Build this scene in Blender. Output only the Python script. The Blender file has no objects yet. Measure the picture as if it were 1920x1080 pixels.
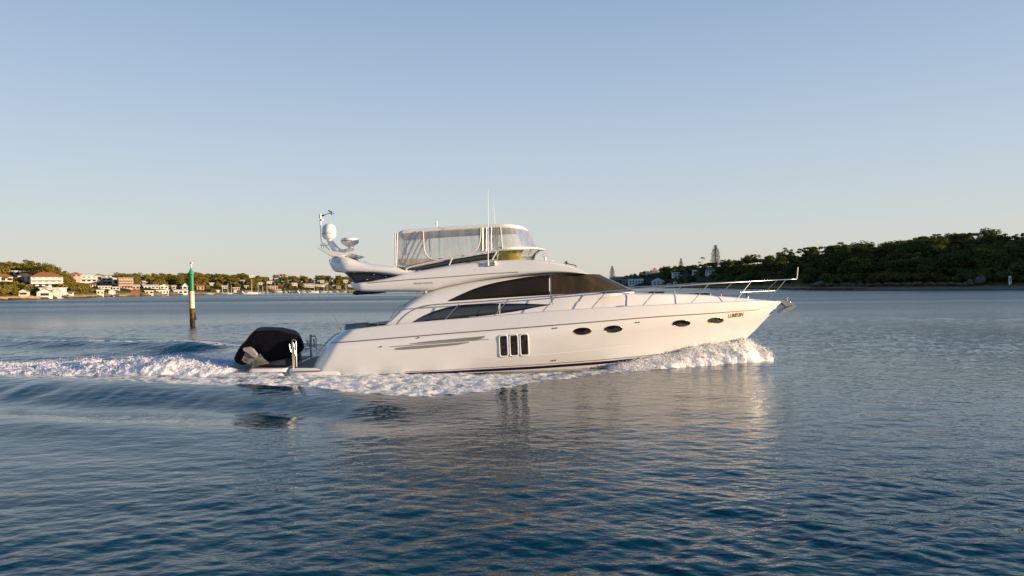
import bpy, math, random
import numpy as np
from mathutils import Vector, Matrix
sc = bpy.context.scene
COL = sc.collection
random.seed(7)
rng = np.random.default_rng(11)
R = math.radians

# ------------------------------------------------------------------ camera
H = 2.87                       # camera height over the water
FPX = 1300.0                   # focal length in pixels of a 1920 px wide picture
ROLL = 0.0105
PITCH = -2.0 / FPX
cam_d = bpy.data.cameras.new('camera')
cam = bpy.data.objects.new('camera', cam_d)
COL.objects.link(cam)
cam_d.sensor_width = 36.0
cam_d.lens = 36.0 * FPX / 1920.0
cam_d.clip_start = 0.1
cam_d.clip_end = 9000.0
cF = Vector((0, math.cos(PITCH), math.sin(PITCH)))
cR0 = Vector((1, 0, 0)); cU0 = cR0.cross(cF)
cR = cR0 * math.cos(ROLL) - cU0 * math.sin(ROLL)
cU = cU0 * math.cos(ROLL) + cR0 * math.sin(ROLL)
cam.matrix_world = Matrix(((cR.x, cU.x, -cF.x, 0), (cR.y, cU.y, -cF.y, 0), (cR.z, cU.z, -cF.z, H), (0, 0, 0, 1)))
sc.camera = cam

# ------------------------------------------------------------------ sky and sun
SUN_AZ = 102.5      # clockwise from +Y
SUN_EL = 9.0
world = bpy.data.worlds.new('World'); sc.world = world
world.use_nodes = True
wn = world.node_tree.nodes; wl = world.node_tree.links
bg = wn['Background']
sky = wn.new('ShaderNodeTexSky'); sky.sky_type = 'NISHITA'
sky.sun_disc = False
sky.sun_elevation = R(SUN_EL); sky.sun_rotation = R(SUN_AZ)
sky.altitude = 0; sky.air_density = 1.0; sky.dust_density = 0.9; sky.ozone_density = 1.6
SKYK = 0.12; EXPO = 0.9
# the measured dusk gradient of this sky (pale warm horizon, blue above) blended over the physical one
def s2l(c): return tuple(((v/255 + 0.055) / 1.055) ** 2.4 for v in c)
tcw = wn.new('ShaderNodeTexCoord'); sepw = wn.new('ShaderNodeSeparateXYZ'); wl.new(tcw.outputs['Generated'], sepw.inputs[0])
rmp = wn.new('ShaderNodeValToRGB'); er = rmp.color_ramp
stops = [(0.0, (220, 210, 197)), (0.035, (214, 211, 203)), (0.09, (204, 212, 214)), (0.18, (190, 205, 221)), (0.28, (171, 192, 216)), (0.38, (152, 177, 208)), (0.50, (98, 148, 202)), (0.66, (50, 102, 164)), (1.0, (26, 66, 120))]
while len(er.elements) < len(stops): er.elements.new(0.5)
for e_, (p_, c_) in zip(er.elements, stops): e_.position = p_; e_.color = (*s2l(c_), 1)
wl.new(sepw.outputs[2], rmp.inputs[0])
scl = wn.new('ShaderNodeVectorMath'); scl.operation = 'SCALE'; scl.inputs['Scale'].default_value = 1.0 / (SKYK * 2 ** EXPO)
wl.new(rmp.outputs[0], scl.inputs[0])
mxw = wn.new('ShaderNodeMix'); mxw.data_type = 'RGBA'; mxw.inputs[0].default_value = 0.90
wl.new(sky.outputs[0], mxw.inputs[6]); wl.new(scl.outputs[0], mxw.inputs[7]); wl.new(mxw.outputs[2], bg.inputs[0])
bg.inputs[1].default_value = SKYK
sun_d = bpy.data.lights.new('sun', 'SUN'); sun = bpy.data.objects.new('sun', sun_d); COL.objects.link(sun)
sun_d.energy = 4.6; sun_d.angle = R(0.55); sun_d.color = (1.0, 0.73, 0.47)
sdir = Vector((math.sin(R(SUN_AZ)) * math.cos(R(SUN_EL)), math.cos(R(SUN_AZ)) * math.cos(R(SUN_EL)), math.sin(R(SUN_EL))))
sun.rotation_euler = sdir.to_track_quat('Z', 'Y').to_euler()
sun.location = (300, -120, 60)
vs = sc.view_settings
vs.view_transform = 'Standard'; vs.look = 'None'; vs.gamma = 1.0; vs.use_curve_mapping = False
vs.exposure = EXPO
sc.render.engine = 'CYCLES'
sc.cycles.use_denoising = True
sc.cycles.max_bounces = 8
sc.cycles.transparent_max_bounces = 16
sc.cycles.caustics_reflective = False
sc.cycles.caustics_refractive = False
sc.cycles.sample_clamp_indirect = 4.0

# ------------------------------------------------------------------ projection helpers
def ray(px, py):
    d = cF + cR * ((px - 960.0) / FPX) + cU * ((540.0 - py) / FPX)
    return d
def hor(px):                         # screen row of the horizon
    return 538.0 + (960.0 - px) * 0.0105
def W(px, py, Y):                    # world point seen at a pixel, at depth Y
    d = ray(px, py); t = Y / d.y
    return Vector((d.x * t, Y, H + d.z * t))
def ground(px, py, z=0.0):
    d = ray(px, py); t = (z - H) / d.z
    return Vector((d.x * t, d.y * t, z))
def dep(px, py):                     # depth of a water-level pixel
    return H * FPX / max(0.5, py - hor(px))

YAW = R(3.0)
ORG = Vector((-8.9, 25.0, 0.0))
cy, sy = math.cos(YAW), math.sin(YAW)
def to_local(p):
    q = Vector(p) - ORG
    return Vector((q.x * cy + q.y * sy, -q.x * sy + q.y * cy, q.z))
def L(px, py, yl):                   # boat-frame point on the plane y = yl
    d = ray(px, py)
    o = Vector((0, 0, H)) - ORG
    num = yl - (-o.x * sy + o.y * cy)
    t = num / (-d.x * sy + d.y * cy)
    return to_local(Vector((0, 0, H)) + d * t)
def S(px, py, surf, off=0.0):        # starboard point of a surface given as half breadth(x, z)
    y = -2.0
    for _ in range(9):
        p = L(px, py, y)
        y = -(surf(p.x, p.z) + off)
    p = L(px, py, y)
    return p

# ------------------------------------------------------------------ noise
_perm = rng.random((64, 64, 64))
def vnoise(x, y, z=0.0):
    x, y, z = np.broadcast_arrays(np.asarray(x, float), np.asarray(y, float), np.asarray(z, float))
    xi = np.floor(x).astype(int); yi = np.floor(y).astype(int); zi = np.floor(z).astype(int)
    fx = x - xi; fy = y - yi; fz = z - zi
    fx = fx * fx * (3 - 2 * fx); fy = fy * fy * (3 - 2 * fy); fz = fz * fz * (3 - 2 * fz)
    def g(a, b, c): return _perm[(xi + a) & 63, (yi + b) & 63, (zi + c) & 63]
    c00 = g(0,0,0) * (1-fx) + g(1,0,0) * fx; c10 = g(0,1,0) * (1-fx) + g(1,1,0) * fx
    c01 = g(0,0,1) * (1-fx) + g(1,0,1) * fx; c11 = g(0,1,1) * (1-fx) + g(1,1,1) * fx
    return ((c00 * (1-fy) + c10 * fy) * (1-fz) + (c01 * (1-fy) + c11 * fy) * fz) * 2 - 1
def fbm(x, y, z=0.0, o=4, g=0.5):
    a = 1.0; s = 0; f = 1.0
    for i in range(o):
        s = s + a * vnoise(np.asarray(x) * f + 17.3 * i, np.asarray(y) * f + 5.1 * i, np.asarray(z) * f + 9.7 * i)
        a *= g; f *= 2.03
    return s
def sstep(a, b, x):
    t = np.clip((np.asarray(x, float) - a) / (b - a), 0, 1)
    return t * t * (3 - 2 * t)

# ------------------------------------------------------------------ materials
def mat(name, col, rough=0.5, metal=0.0, var=0.0, vscale=4.0, bump=0.0, bscale=20.0, coat=0.0, spec=0.5, col2=None, detail=4.0, stretch=None):
    m = bpy.data.materials.new(name); m.use_nodes = True
    n = m.node_tree.nodes; l = m.node_tree.links
    b = n['Principled BSDF']
    b.inputs['Base Color'].default_value = (*col, 1)
    b.inputs['Roughness'].default_value = rough
    b.inputs['Metallic'].default_value = metal
    b.inputs['Specular IOR Level'].default_value = spec
    if coat: b.inputs['Coat Weight'].default_value = coat; b.inputs['Coat Roughness'].default_value = 0.05
    tc = n.new('ShaderNodeTexCoord')
    vec = tc.outputs['Object']
    if stretch:
        mp = n.new('ShaderNodeMapping'); mp.inputs['Scale'].default_value = stretch
        l.new(vec, mp.inputs[0]); vec = mp.outputs[0]
    c2 = col2 if col2 else tuple(max(0, c * (1 - var)) for c in col)
    if var or col2:
        t = n.new('ShaderNodeTexNoise'); t.inputs['Scale'].default_value = vscale; t.inputs['Detail'].default_value = detail
        l.new(vec, t.inputs['Vector'])
        r = n.new('ShaderNodeValToRGB'); r.color_ramp.elements[0].position = 0.35; r.color_ramp.elements[1].position = 0.65
        r.color_ramp.elements[0].color = (*c2, 1); r.color_ramp.elements[1].color = (*col, 1)
        l.new(t.outputs[0], r.inputs[0]); l.new(r.outputs[0], b.inputs['Base Color'])
    if bump:
        t2 = n.new('ShaderNodeTexNoise'); t2.inputs['Scale'].default_value = bscale; t2.inputs['Detail'].default_value = 3
        l.new(vec, t2.inputs['Vector'])
        bp = n.new('ShaderNodeBump'); bp.inputs['Strength'].default_value = 1.0; bp.inputs['Distance'].default_value = bump
        l.new(t2.outputs[0], bp.inputs['Height']); l.new(bp.outputs[0], b.inputs['Normal'])
    return m

M = {}
M['gel'] = mat('white_gelcoat', (0.735, 0.735, 0.735), 0.13, var=0.03, vscale=1.2, coat=0.5, bump=0.002, bscale=1.6)
M['gel_deck'] = mat('deck_white', (0.78, 0.76, 0.74), 0.45, var=0.05, vscale=3)
M['antifoul'] = mat('black_antifouling', (0.008, 0.008, 0.012), 0.4, var=0.3)
M['navy'] = mat('navy_stripe', (0.020, 0.008, 0.045), 0.2, var=0.1)
M['groove'] = mat('grey_rubbing_strip', (0.20, 0.17, 0.16), 0.35, var=0.2, vscale=6)
M['rubber'] = mat('black_rubber', (0.012, 0.012, 0.014), 0.5, var=0.2)
M['steel'] = mat('stainless_steel', (0.58, 0.56, 0.54), 0.28, 1.0, var=0.05)
M['alu'] = mat('champagne_metal', (0.50, 0.44, 0.36), 0.3, 0.9, var=0.1)
M['teak'] = mat('teak_deck', (0.17, 0.11, 0.065), 0.6, var=0.4, vscale=3, stretch=(1, 14, 1), bump=0.003)
M['tint'] = mat('dark_tinted_glass', (0.016, 0.009, 0.005), 0.04, spec=0.7, var=0.6, vscale=2.5)
M['tint2'] = mat('smoked_acrylic', (0.014, 0.015, 0.018), 0.08, spec=0.8, var=0.1)
M['low_glass'] = mat('painted_reflection_glass', (0.028, 0.034, 0.034), 0.06, spec=0.8, vscale=0.9, col2=(0.008, 0.008, 0.008), stretch=(0.6, 1, 3.0), detail=1.0)  # grey-green over near-black: a reflection painted into the pane's colour
M['mesh'] = mat('brown_window_cover', (0.046, 0.031, 0.011), 0.5, spec=0.25, vscale=1.3, bump=0.05, bscale=1.3, stretch=(1.4, 1, 0.6), col2=(0.024, 0.017, 0.008))
M['mesh2'] = mat('dark_window_mesh', (0.020, 0.013, 0.007), 0.35, spec=0.25, var=0.5, vscale=1.1, bump=0.008, bscale=2.0)
M['blue_mesh'] = mat('navy_mesh_panel', (0.010, 0.011, 0.025), 0.5, var=0.3, bump=0.004, bscale=60)
M['cover'] = mat('black_canvas_cover', (0.0045, 0.0045, 0.007), 0.7, var=0.4, vscale=3, bump=0.03, bscale=4, spec=0.12)
M['cushion'] = mat('grey_vinyl', (0.19, 0.20, 0.20), 0.55, var=0.15, bump=0.004)
M['cream'] = mat('cream_vinyl', (0.62, 0.54, 0.42), 0.5, var=0.1)
M['yellow'] = mat('yellow_seat_cover', (0.62, 0.44, 0.03), 0.6, var=0.15, bump=0.01, bscale=6)
M['white'] = mat('white_plastic', (0.80, 0.78, 0.75), 0.35, var=0.05)
M['greyp'] = mat('grey_plastic', (0.30, 0.30, 0.30), 0.4, var=0.15)
M['engine'] = mat('faded_outboard_paint', (0.24, 0.22, 0.18), 0.5, var=0.5, vscale=6, col2=(0.07, 0.065, 0.06))
M['text'] = mat('gold_brown_lettering', (0.30, 0.16, 0.05), 0.4, var=0.1)
M['text2'] = mat('grey_lettering', (0.10, 0.09, 0.08), 0.4, var=0.1)
M['piping'] = mat('white_curtain_edging', (0.78, 0.76, 0.74), 0.5, var=0.05)
def vinyl(name, haze, tint=(1, 1, 1), hz=(0.75, 0.73, 0.72)):
    m = bpy.data.materials.new(name); m.use_nodes = True
    n = m.node_tree.nodes; l = m.node_tree.links
    n.remove(n['Principled BSDF']); out = n['Material Output']
    tr = n.new('ShaderNodeBsdfTransparent'); tr.inputs[0].default_value = (*tint, 1)
    df = n.new('ShaderNodeBsdfDiffuse'); df.inputs[0].default_value = (*hz, 1)
    tl = n.new('ShaderNodeBsdfTranslucent'); tl.inputs[0].default_value = (*hz, 1)
    gl = n.new('ShaderNodeBsdfGlossy'); gl.inputs['Roughness'].default_value = 0.08
    a = n.new('ShaderNodeMixShader'); a.inputs[0].default_value = 0.5; l.new(df.outputs[0], a.inputs[1]); l.new(tl.outputs[0], a.inputs[2])
    fr = n.new('ShaderNodeFresnel'); fr.inputs[0].default_value = 1.35
    g = n.new('ShaderNodeMixShader')
    l.new(fr.outputs[0], g.inputs[0]); l.new(tr.outputs[0], g.inputs[1]); l.new(gl.outputs[0], g.inputs[2])
    tc = n.new('ShaderNodeTexCoord'); mp = n.new('ShaderNodeMapping'); mp.inputs['Scale'].default_value = (9, 9, 0.7)
    t = n.new('ShaderNodeTexNoise'); t.inputs['Scale'].default_value = 1.0; t.inputs['Detail'].default_value = 5
    l.new(tc.outputs['Object'], mp.inputs[0]); l.new(mp.outputs[0], t.inputs['Vector'])
    mr = n.new('ShaderNodeMapRange'); mr.inputs[1].default_value = 0.35; mr.inputs[2].default_value = 0.75
    mr.inputs[3].default_value = haze * 0.6; mr.inputs[4].default_value = haze * 1.7
    l.new(t.outputs[0], mr.inputs[0])
    f = n.new('ShaderNodeMixShader'); l.new(mr.outputs[0], f.inputs[0]); l.new(g.outputs[0], f.inputs[1]); l.new(a.outputs[0], f.inputs[2])
    l.new(f.outputs[0], out.inputs[0])
    bp = n.new('ShaderNodeBump'); bp.inputs['Distance'].default_value = 0.01; bp.inputs['Strength'].default_value = 0.6
    l.new(t.outputs[0], bp.inputs['Height']); l.new(bp.outputs[0], gl.inputs['Normal'])
    return m
M['vinyl'] = vinyl('clear_vinyl_curtain', 0.29)
M['screen'] = vinyl('green_acrylic_screen', 0.10, (0.72, 0.76, 0.45), (0.5, 0.5, 0.25))

# ------------------------------------------------------------------ object helpers
def mesh_obj(name, verts, faces, mats, parent=None, smooth=True, mi=None, autosmooth=None):
    me = bpy.data.meshes.new(name)
    me.from_pydata([tuple(v) for v in verts], [], [tuple(f) for f in faces])
    if not isinstance(mats, (list, tuple)): mats = [mats]
    for m in mats: me.materials.append(m)
    if mi is not None: me.polygons.foreach_set('material_index', mi)
    me.polygons.foreach_set('use_smooth', [bool(smooth)] * len(me.polygons))
    me.validate(); me.update()
    if autosmooth: me.set_sharp_from_angle(angle=R(autosmooth))
    o = bpy.data.objects.new(name, me); COL.objects.link(o)
    if parent: o.parent = parent
    return o
def tag(o, label=None, cat=None, group=None, kind=None):
    if label: o['label'] = label
    if cat: o['category'] = cat
    if group: o['group'] = group
    if kind: o['kind'] = kind
    return o
def empty(name, loc, rz=0.0, label=None, cat=None, group=None):
    o = bpy.data.objects.new(name, None); COL.objects.link(o)
    o.location = loc; o.rotation_euler = (0, 0, rz); o.empty_display_size = 0.3
    return tag(o, label, cat, group)

class MB:                                    # collects shapes into one mesh
    def __init__(s): s.v = []; s.f = []; s.m = []
    def add(s, v, f, mi=0):
        o = len(s.v); s.v += [tuple(p) for p in v]; s.f += [tuple(i + o for i in q) for q in f]; s.m += [mi] * len(f); return s
    def grid(s, rows, closed=False, mi=0, flip=False):
        n = len(rows[0]); v = [p for r in rows for p in r]; f = []
        for i in range(len(rows) - 1):
            for j in range(n if closed else n - 1):
                k = (j + 1) % n
                q = (i*n+j, i*n+k, (i+1)*n+k, (i+1)*n+j)
                f.append(q[::-1] if flip else q)
        return s.add(v, f, mi)
    def box(s, c, size, rz=0.0, mi=0, taper=1.0):
        cx, cy_, cz = c; w, d, h = [a / 2 for a in size]; ca, sa = math.cos(rz), math.sin(rz); v = []
        for z in (-h, h):
            k = 1.0 if z < 0 else taper
            for x, y in ((-w, -d), (w, -d), (w, d), (-w, d)):
                x *= k; y *= k
                v.append((cx + x*ca - y*sa, cy_ + x*sa + y*ca, cz + z))
        return s.add(v, [(0,3,2,1),(4,5,6,7),(0,1,5,4),(1,2,6,5),(2,3,7,6),(3,0,4,7)], mi)
    def tube(s, path, r, n=8, mi=0, cap=True):
        P = [Vector(p) for p in path]; rr = r if isinstance(r, (list, tuple)) else [r] * len(P)
        rows = []; up = Vector((0, 0, 1)); prev = None
        for i, p in enumerate(P):
            t = (P[min(i+1, len(P)-1)] - P[max(i-1, 0)]).normalized()
            if prev is None:
                a = t.cross(up)
                if a.length < 0.05: a = t.cross(Vector((0, 1, 0)))
            else: a = prev - t * prev.dot(t)
            a.normalize(); prev = a; b = t.cross(a)
            rows.append([p + (a * math.cos(2*math.pi*k/n) + b * math.sin(2*math.pi*k/n)) * rr[i] for k in range(n)])
        s.grid(rows, closed=True, mi=mi)
        if cap:
            s.add(rows[0], [tuple(range(n))[::-1]], mi); s.add(rows[-1], [tuple(range(n))], mi)
        return s
    def lathe(s, prof, c=(0,0,0), n=20, mi=0, axis=None):
        rows = [[(c[0] + r*math.cos(2*math.pi*k/n), c[1] + r*math.sin(2*math.pi*k/n), c[2] + z) for k in range(n)] for r, z in prof]
        return s.grid(rows, closed=True, mi=mi)
    def prism(s, prof, y0, y1, mi=0):          # profile of (x, z) extruded along y
        n = len(prof); v = [(x, y0, z) for x, z in prof] + [(x, y1, z) for x, z in prof]
        f = [tuple(range(n)), tuple(range(n, 2*n))[::-1]] + [(i, (i+1) % n, n+(i+1) % n, n+i)[::-1] for i in range(n)]
        return s.add(v, f, mi)
    def ico(s, c, r, mi=0):
        t = (1 + 5**.5) / 2; k = r / math.sqrt(1 + t*t)
        V = [(-1,t,0),(1,t,0),(-1,-t,0),(1,-t,0),(0,-1,t),(0,1,t),(0,-1,-t),(0,1,-t),(t,0,-1),(t,0,1),(-t,0,-1),(-t,0,1)]
        F = [(0,11,5),(0,5,1),(0,1,7),(0,7,10),(0,10,11),(1,5,9),(5,11,4),(11,10,2),(10,7,6),(7,1,8),(3,9,4),(3,4,2),(3,2,6),(3,6,8),(3,8,9),(4,9,5),(2,4,11),(6,2,10),(8,6,7),(9,8,1)]
        return s.add([(c[0]+a*k, c[1]+b*k, c[2]+d*k) for a, b, d in V], F, mi)
    def mirror(s):
        n = len(s.v); s.v += [(x, -y, z) for x, y, z in s.v]; s.f += [tuple(i + n for i in q[::-1]) for q in s.f]; s.m += s.m; return s
    def pair(s, name, mats, parent=None, smooth=True, sharp=None):      # starboard piece and its port twin
        a = s.build(name, mats, parent, smooth, sharp)
        s.v = [(x, -y, z) for x, y, z in s.v]; s.f = [q[::-1] for q in s.f]
        return a, s.build(name, mats, parent, smooth, sharp)
    def build(s, name, mats, parent=None, smooth=True, sharp=None):
        return mesh_obj(name, s.v, s.f, mats, parent, smooth, s.m, sharp)

def resample(pts, n, cluster=None):            # pixel polyline sampled by px
    xs = np.array([p[0] for p in pts], float); ys = np.array([p[1] for p in pts], float)
    t = np.linspace(0, 1, n)
    if cluster == 'start': t = t ** 1.7
    if cluster == 'both': t = (1 - np.cos(t * math.pi)) / 2
    d = np.concatenate([[0], np.cumsum(np.hypot(np.diff(xs), np.diff(ys)))]); d /= d[-1]
    # Catmull-like smoothing by dense linear then light averaging
    X = np.interp(t, d, xs); Y = np.interp(t, d, ys)
    if n > 12:
        for _ in range(max(1, n // 20)):
            X[1:-1] = X[1:-1] * .5 + (X[:-2] + X[2:]) * .25; Y[1:-1] = Y[1:-1] * .5 + (Y[:-2] + Y[2:]) * .25
    return list(zip(X, Y))
def at_px(pts, px):
    return float(np.interp(px, [p[0] for p in pts], [p[1] for p in pts]))
def patch(mb, top, bot, surf, off=0.012, n=30, m=5, mi=0, depth=0.02):
    # a raised panel on a surface, between two pixel polylines that share their end columns
    T = resample(top, n); B = resample(bot, n)
    rows = []
    for k in range(m + 1):
        f = k / m
        rows.append([S(a[0]*(1-f) + b[0]*f, a[1]*(1-f) + b[1]*f, surf, off) for a, b in zip(T, B)])
    def inn(r): return [Vector((p.x, p.y + depth + off, p.z)) for p in r]
    rows = [inn(rows[0])] + rows + [inn(rows[-1])]
    for r in rows:
        r.insert(0, Vector((r[0].x, r[0].y + depth, r[0].z))); r.append(Vector((r[-1].x, r[-1].y + depth, r[-1].z)))
    mb.grid(rows, mi=mi, flip=True)
    return mb
def line_on(mb, pts, surf, r, n=40, off=0.0, seg=6, mi=0):
    P = [S(a, b, surf, off) for a, b in resample(pts, n)]
    mb.tube(P, r, seg, mi); return mb

# ================================================================== THE MOTOR YACHT
yacht = empty('motor_yacht', ORG, YAW, 'white three-deck motor yacht under way in the middle of the river, enclosed flybridge on top', 'motor yacht')

yacht_m = Matrix.Translation(ORG) @ Matrix.Rotation(YAW, 4, 'Z')
# --- hull form (boat frame: x forward, y to port, z up)
def bcurve(B, xm, p, q, rq=0.55):
    def f(x, x0, x1):
        s = np.clip((x - xm) / (x1 - xm), 0, 1)
        b = B * np.maximum(0, 1 - s ** p) ** q
        k = np.clip((x0 + rq - x) / rq, 0, 1)
        return b - rq * (1 - np.sqrt(np.maximum(0, 1 - k * k)))
    return f
P_SHEER = [(640,622),(680,617),(725,612),(775,607),(830,602),(922,595),(1013,587),(1105,580),(1200,575.5),(1290,571),(1374,567.5),(1436,565.5),(1467,567)]
P_RUB   = [(613,644),(700,637),(830,626),(960,616),(1090,605.5),(1220,594.5),(1340,587),(1400,582.5),(1457,577)]
P_CHINE = [(577,703),(620,704),(740,704),(900,702.5),(1020,696.5),(1100,692),(1200,684.5),(1260,676),(1320,664),(1360,654),(1390,643)]
P_MID1  = [(601,663),(700,660),(830,652),(960,643),(1090,633),(1220,623),(1340,611),(1400,604),(1439,595)]
P_MID2  = [(589,683),(700,682),(830,677),(960,671),(1090,663),(1220,653),(1340,637),(1380,628),(1415,620)]
HROWS = []
for pts, B, xm, p, q in ((P_CHINE, 2.08, 5.0, 1.75, 1.05), (P_MID2, 2.22, 6.5, 1.95, 1.0), (P_MID1, 2.29, 7.5, 2.1, 1.0), (P_RUB, 2.36, 8.6, 2.3, 0.95), (P_SHEER, 2.33, 9.3, 2.5, 0.82)):
    bf = bcurve(B, xm, p, q)
    e1 = L(pts[-1][0], pts[-1][1], 0.0); x1 = e1.x
    x0 = L(pts[0][0], pts[0][1], -(B - 0.45)).x
    g = (lambda x, z, bf=bf, x0=x0, x1=x1: float(bf(min(x, x1), x0, x1)))
    P = [S(a, b, g) for a, b in pts[:-1]]
    xs = [x0] + [v.x for v in P[1:]] + [x1]; zs = [P[0].z] + [v.z for v in P[1:]] + [e1.z]
    HROWS.append((np.array(xs), np.array(zs), bf, x0, x1))
def smooth_interp(x, xs, zs):
    # local quadratic smoothing of the traced line
    w = 0.7
    return (np.interp(x - w, xs, zs) + 2*np.interp(x, xs, zs) + np.interp(x + w, xs, zs)) / 4 if (x - w > xs[0] and x + w < xs[-1]) else float(np.interp(x, xs, zs))
def row_pt(j, x):
    xs, zs, bf, x0, x1 = HROWS[j]
    return smooth_interp(x, xs, zs), float(bf(x, x0, x1))
stem_x = np.array([12.5] + [r[4] for r in HROWS]); stem_z = np.array([-0.65] + [r[1][-1] for r in HROWS])
def hull_b(x, z):
    zz = []; bb = []
    for j in range(5):
        xs, zs, bf, x0, x1 = HROWS[j]
        if x >= x1: zz.append(float(np.interp(x, stem_x, stem_z)) - 0.001 * (5 - j)); bb.append(0.01)
        else:
            a, b = row_pt(j, max(x, x0)); zz.append(a); bb.append(b)
    o = np.argsort(zz)
    return float(np.interp(z, np.array(zz)[o], np.array(bb)[o]))
def sheer_b(x): return row_pt(4, min(x, HROWS[4][4]))[1]
def sheer_z(x): return row_pt(4, min(x, HROWS[4][4]))[0]

# --- hull mesh
NC = 110
tt = np.concatenate([np.sin(np.linspace(0, math.pi/2, 16)[:-1] + 0) * 0, []])
def cols_for(x0, x1):
    q = x0 + 0.55 * (1 - np.cos(np.linspace(0, math.pi/2, 12)))
    m = np.linspace(x0 + 0.55, x1 - 1.5, 70)[1:]
    e = x1 - 1.5 * (1 - np.linspace(0, 1, 22)[1:] ) ** 1.8
    return np.concatenate([q, m, e])
def urow(f, x0, x1):                 # f(x) -> (z, b): starboard bow -> stern -> port bow
    xs = cols_for(x0, x1)
    st = [(x, -f(x)[1], f(x)[0]) for x in xs]
    n = 8; a = st[0]
    cross = [(a[0] - 0.06 * math.sin(math.pi * k / n), a[1] * (1 - 2*k/n), a[2]) for k in range(1, n)]
    return [tuple(p) for p in st[::-1]] + cross + [(x, -y, z) for x, y, z in st]
rows = []
x0k = HROWS[0][3]; xk1 = HROWS[0][4]
def keel_f(x, d=0.0):
    return (float(np.interp(x, [0, 12.5, 15.0, 16.2, xk1], [-0.75, -0.70, -0.35, 0.05, HROWS[0][1][-1] - 0.02])), 0.0)
def sub_f(x):
    kz = keel_f(x)[0]; cz, cb = row_pt(0, x); return (kz * 0.45 + cz * 0.55, cb * 0.62)
rows.append(urow(keel_f, x0k, xk1)); rows.append(urow(sub_f, x0k, xk1))
NB = 2
for j in range(5):
    xs, zs, bf, x0, x1 = HROWS[j]
    rows.append(urow(lambda x, j=j: row_pt(j, x), x0, x1))
    if j == 3:                       # knuckle: slight inset shelf above the rubbing line
        a = rows[-1]
        b = [(p[0], p[1] * 0.985, p[2] + 0.03) for p in a]
        rows.append(b)
# gunwale cap rolling inward
top = rows[-1]
def inward(r, d, dz):
    out = []
    for p in r:
        b = abs(p[1]); k = max(0.0, b - d) / b if b > 1e-4 else 0
        out.append((p[0], p[1] * k, p[2] + dz))
    return out
rows.append(inward(top, 0.03, 0.03)); rows.append(inward(top, 0.10, 0.045)); rows.append(inward(top, 0.17, 0.035))
hb = MB(); nn = len(rows[0])
for i in range(len(rows) - 1):
    hb.grid([rows[i], rows[i+1]], mi=1 if i < NB else 0, flip=True)
hull = hb.build('hull', [M['gel'], M['antifoul']], yacht, True)
# merge duplicate vertices so that shading is continuous
import bmesh
bm = bmesh.new(); bm.from_mesh(hull.data); bmesh.ops.remove_doubles(bm, verts=bm.verts, dist=0.0008)
for e in bm.edges:
    if len(e.link_faces) == 2 and e.link_faces[0].material_index != e.link_faces[1].material_index: e.smooth = False
bm.to_mesh(hull.data); bm.free()
hull['label'] = 'glossy white hull with dark stripe and black bottom'

# rubbing strip, stripes
mb = MB()
line_on(mb, P_RUB[:-2] + [(1425,580.2)], hull_b, 0.018, 90, 0.008)
mb.pair('rubbing_strip', M['groove'], hull)
P_PIN = [(760,697.2),(820,694.8),(1000,684),(1120,675.5),(1220,666.2),(1270,658.5),(1320,649),(1362,640.5),(1393,633)]
P_ST  = [(700,702),(760,699.2),(820,696.8),(1000,687),(1120,678.5),(1220,669),(1270,661),(1320,651.2),(1362,642.3),(1396,634.5)]
P_SB  = [(700,702.6),(760,702.8),(820,701.6),(1000,692),(1120,683.5),(1220,673.5),(1270,665),(1320,654.6),(1362,645),(1395,637)]
mb = MB(); patch(mb, P_ST, P_SB, hull_b, 0.006, 90, 2, depth=0.01); line_on(mb, P_PIN, hull_b, 0.010, 80, 0.0)
mb.pair('boot_stripe', M['navy'], hull)
# faint spray knuckle in the topsides
mb = MB(); line_on(mb, [(900,672),(1000,667),(1100,658),(1180,648)], hull_b, 0.012, 40, -0.004); mb.pair('spray_rail', M['gel'], hull)

# portholes
for sgn in (0, 1):
    for (cx, cyy, rx, ry) in ((1092,621,17,6.6), (1150,617,17,6.6), (1277.5,606.3,16.8,6.3), (1342,601,15,5.6)):
        ring = []; tilt = R(-3)
        for k in range(28):
            a = 2*math.pi*k/28; u = rx*math.cos(a); v = ry*math.sin(a)
            ring.append(S(cx + u*math.cos(tilt) - v*math.sin(tilt), cyy + u*math.sin(tilt) + v*math.cos(tilt), hull_b, 0.004))
        c = S(cx, cyy, hull_b, 0.012)
        pane = MB(); rings = []
        for s_ in (1.0, 0.72, 0.4):
            rings.append([S(cx + s_*(rx*math.cos(2*math.pi*k/28)*math.cos(tilt) - ry*math.sin(2*math.pi*k/28)*math.sin(tilt)), cyy + s_*(rx*math.cos(2*math.pi*k/28)*math.sin(tilt) + ry*math.sin(2*math.pi*k/28)*math.cos(tilt)), hull_b, 0.010) for k in range(28)])
        pane.grid([r + [r[0]] for r in rings], flip=True); pane.add([c] + rings[-1], [(0, (i+1) % 28 + 1, i+1) for i in range(28)])
        rim = MB(); rim.tube(ring + [ring[0], ring[1]], 0.009, 6, cap=False)
        if sgn:
            for q in (pane, rim): q.v = [(x, -y, z) for x, y, z in q.v]; q.f = [f[::-1] for f in q.f]
        po = pane.build('porthole', M['tint'], hull); rim.build('rim', M['alu'], hull)
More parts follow.
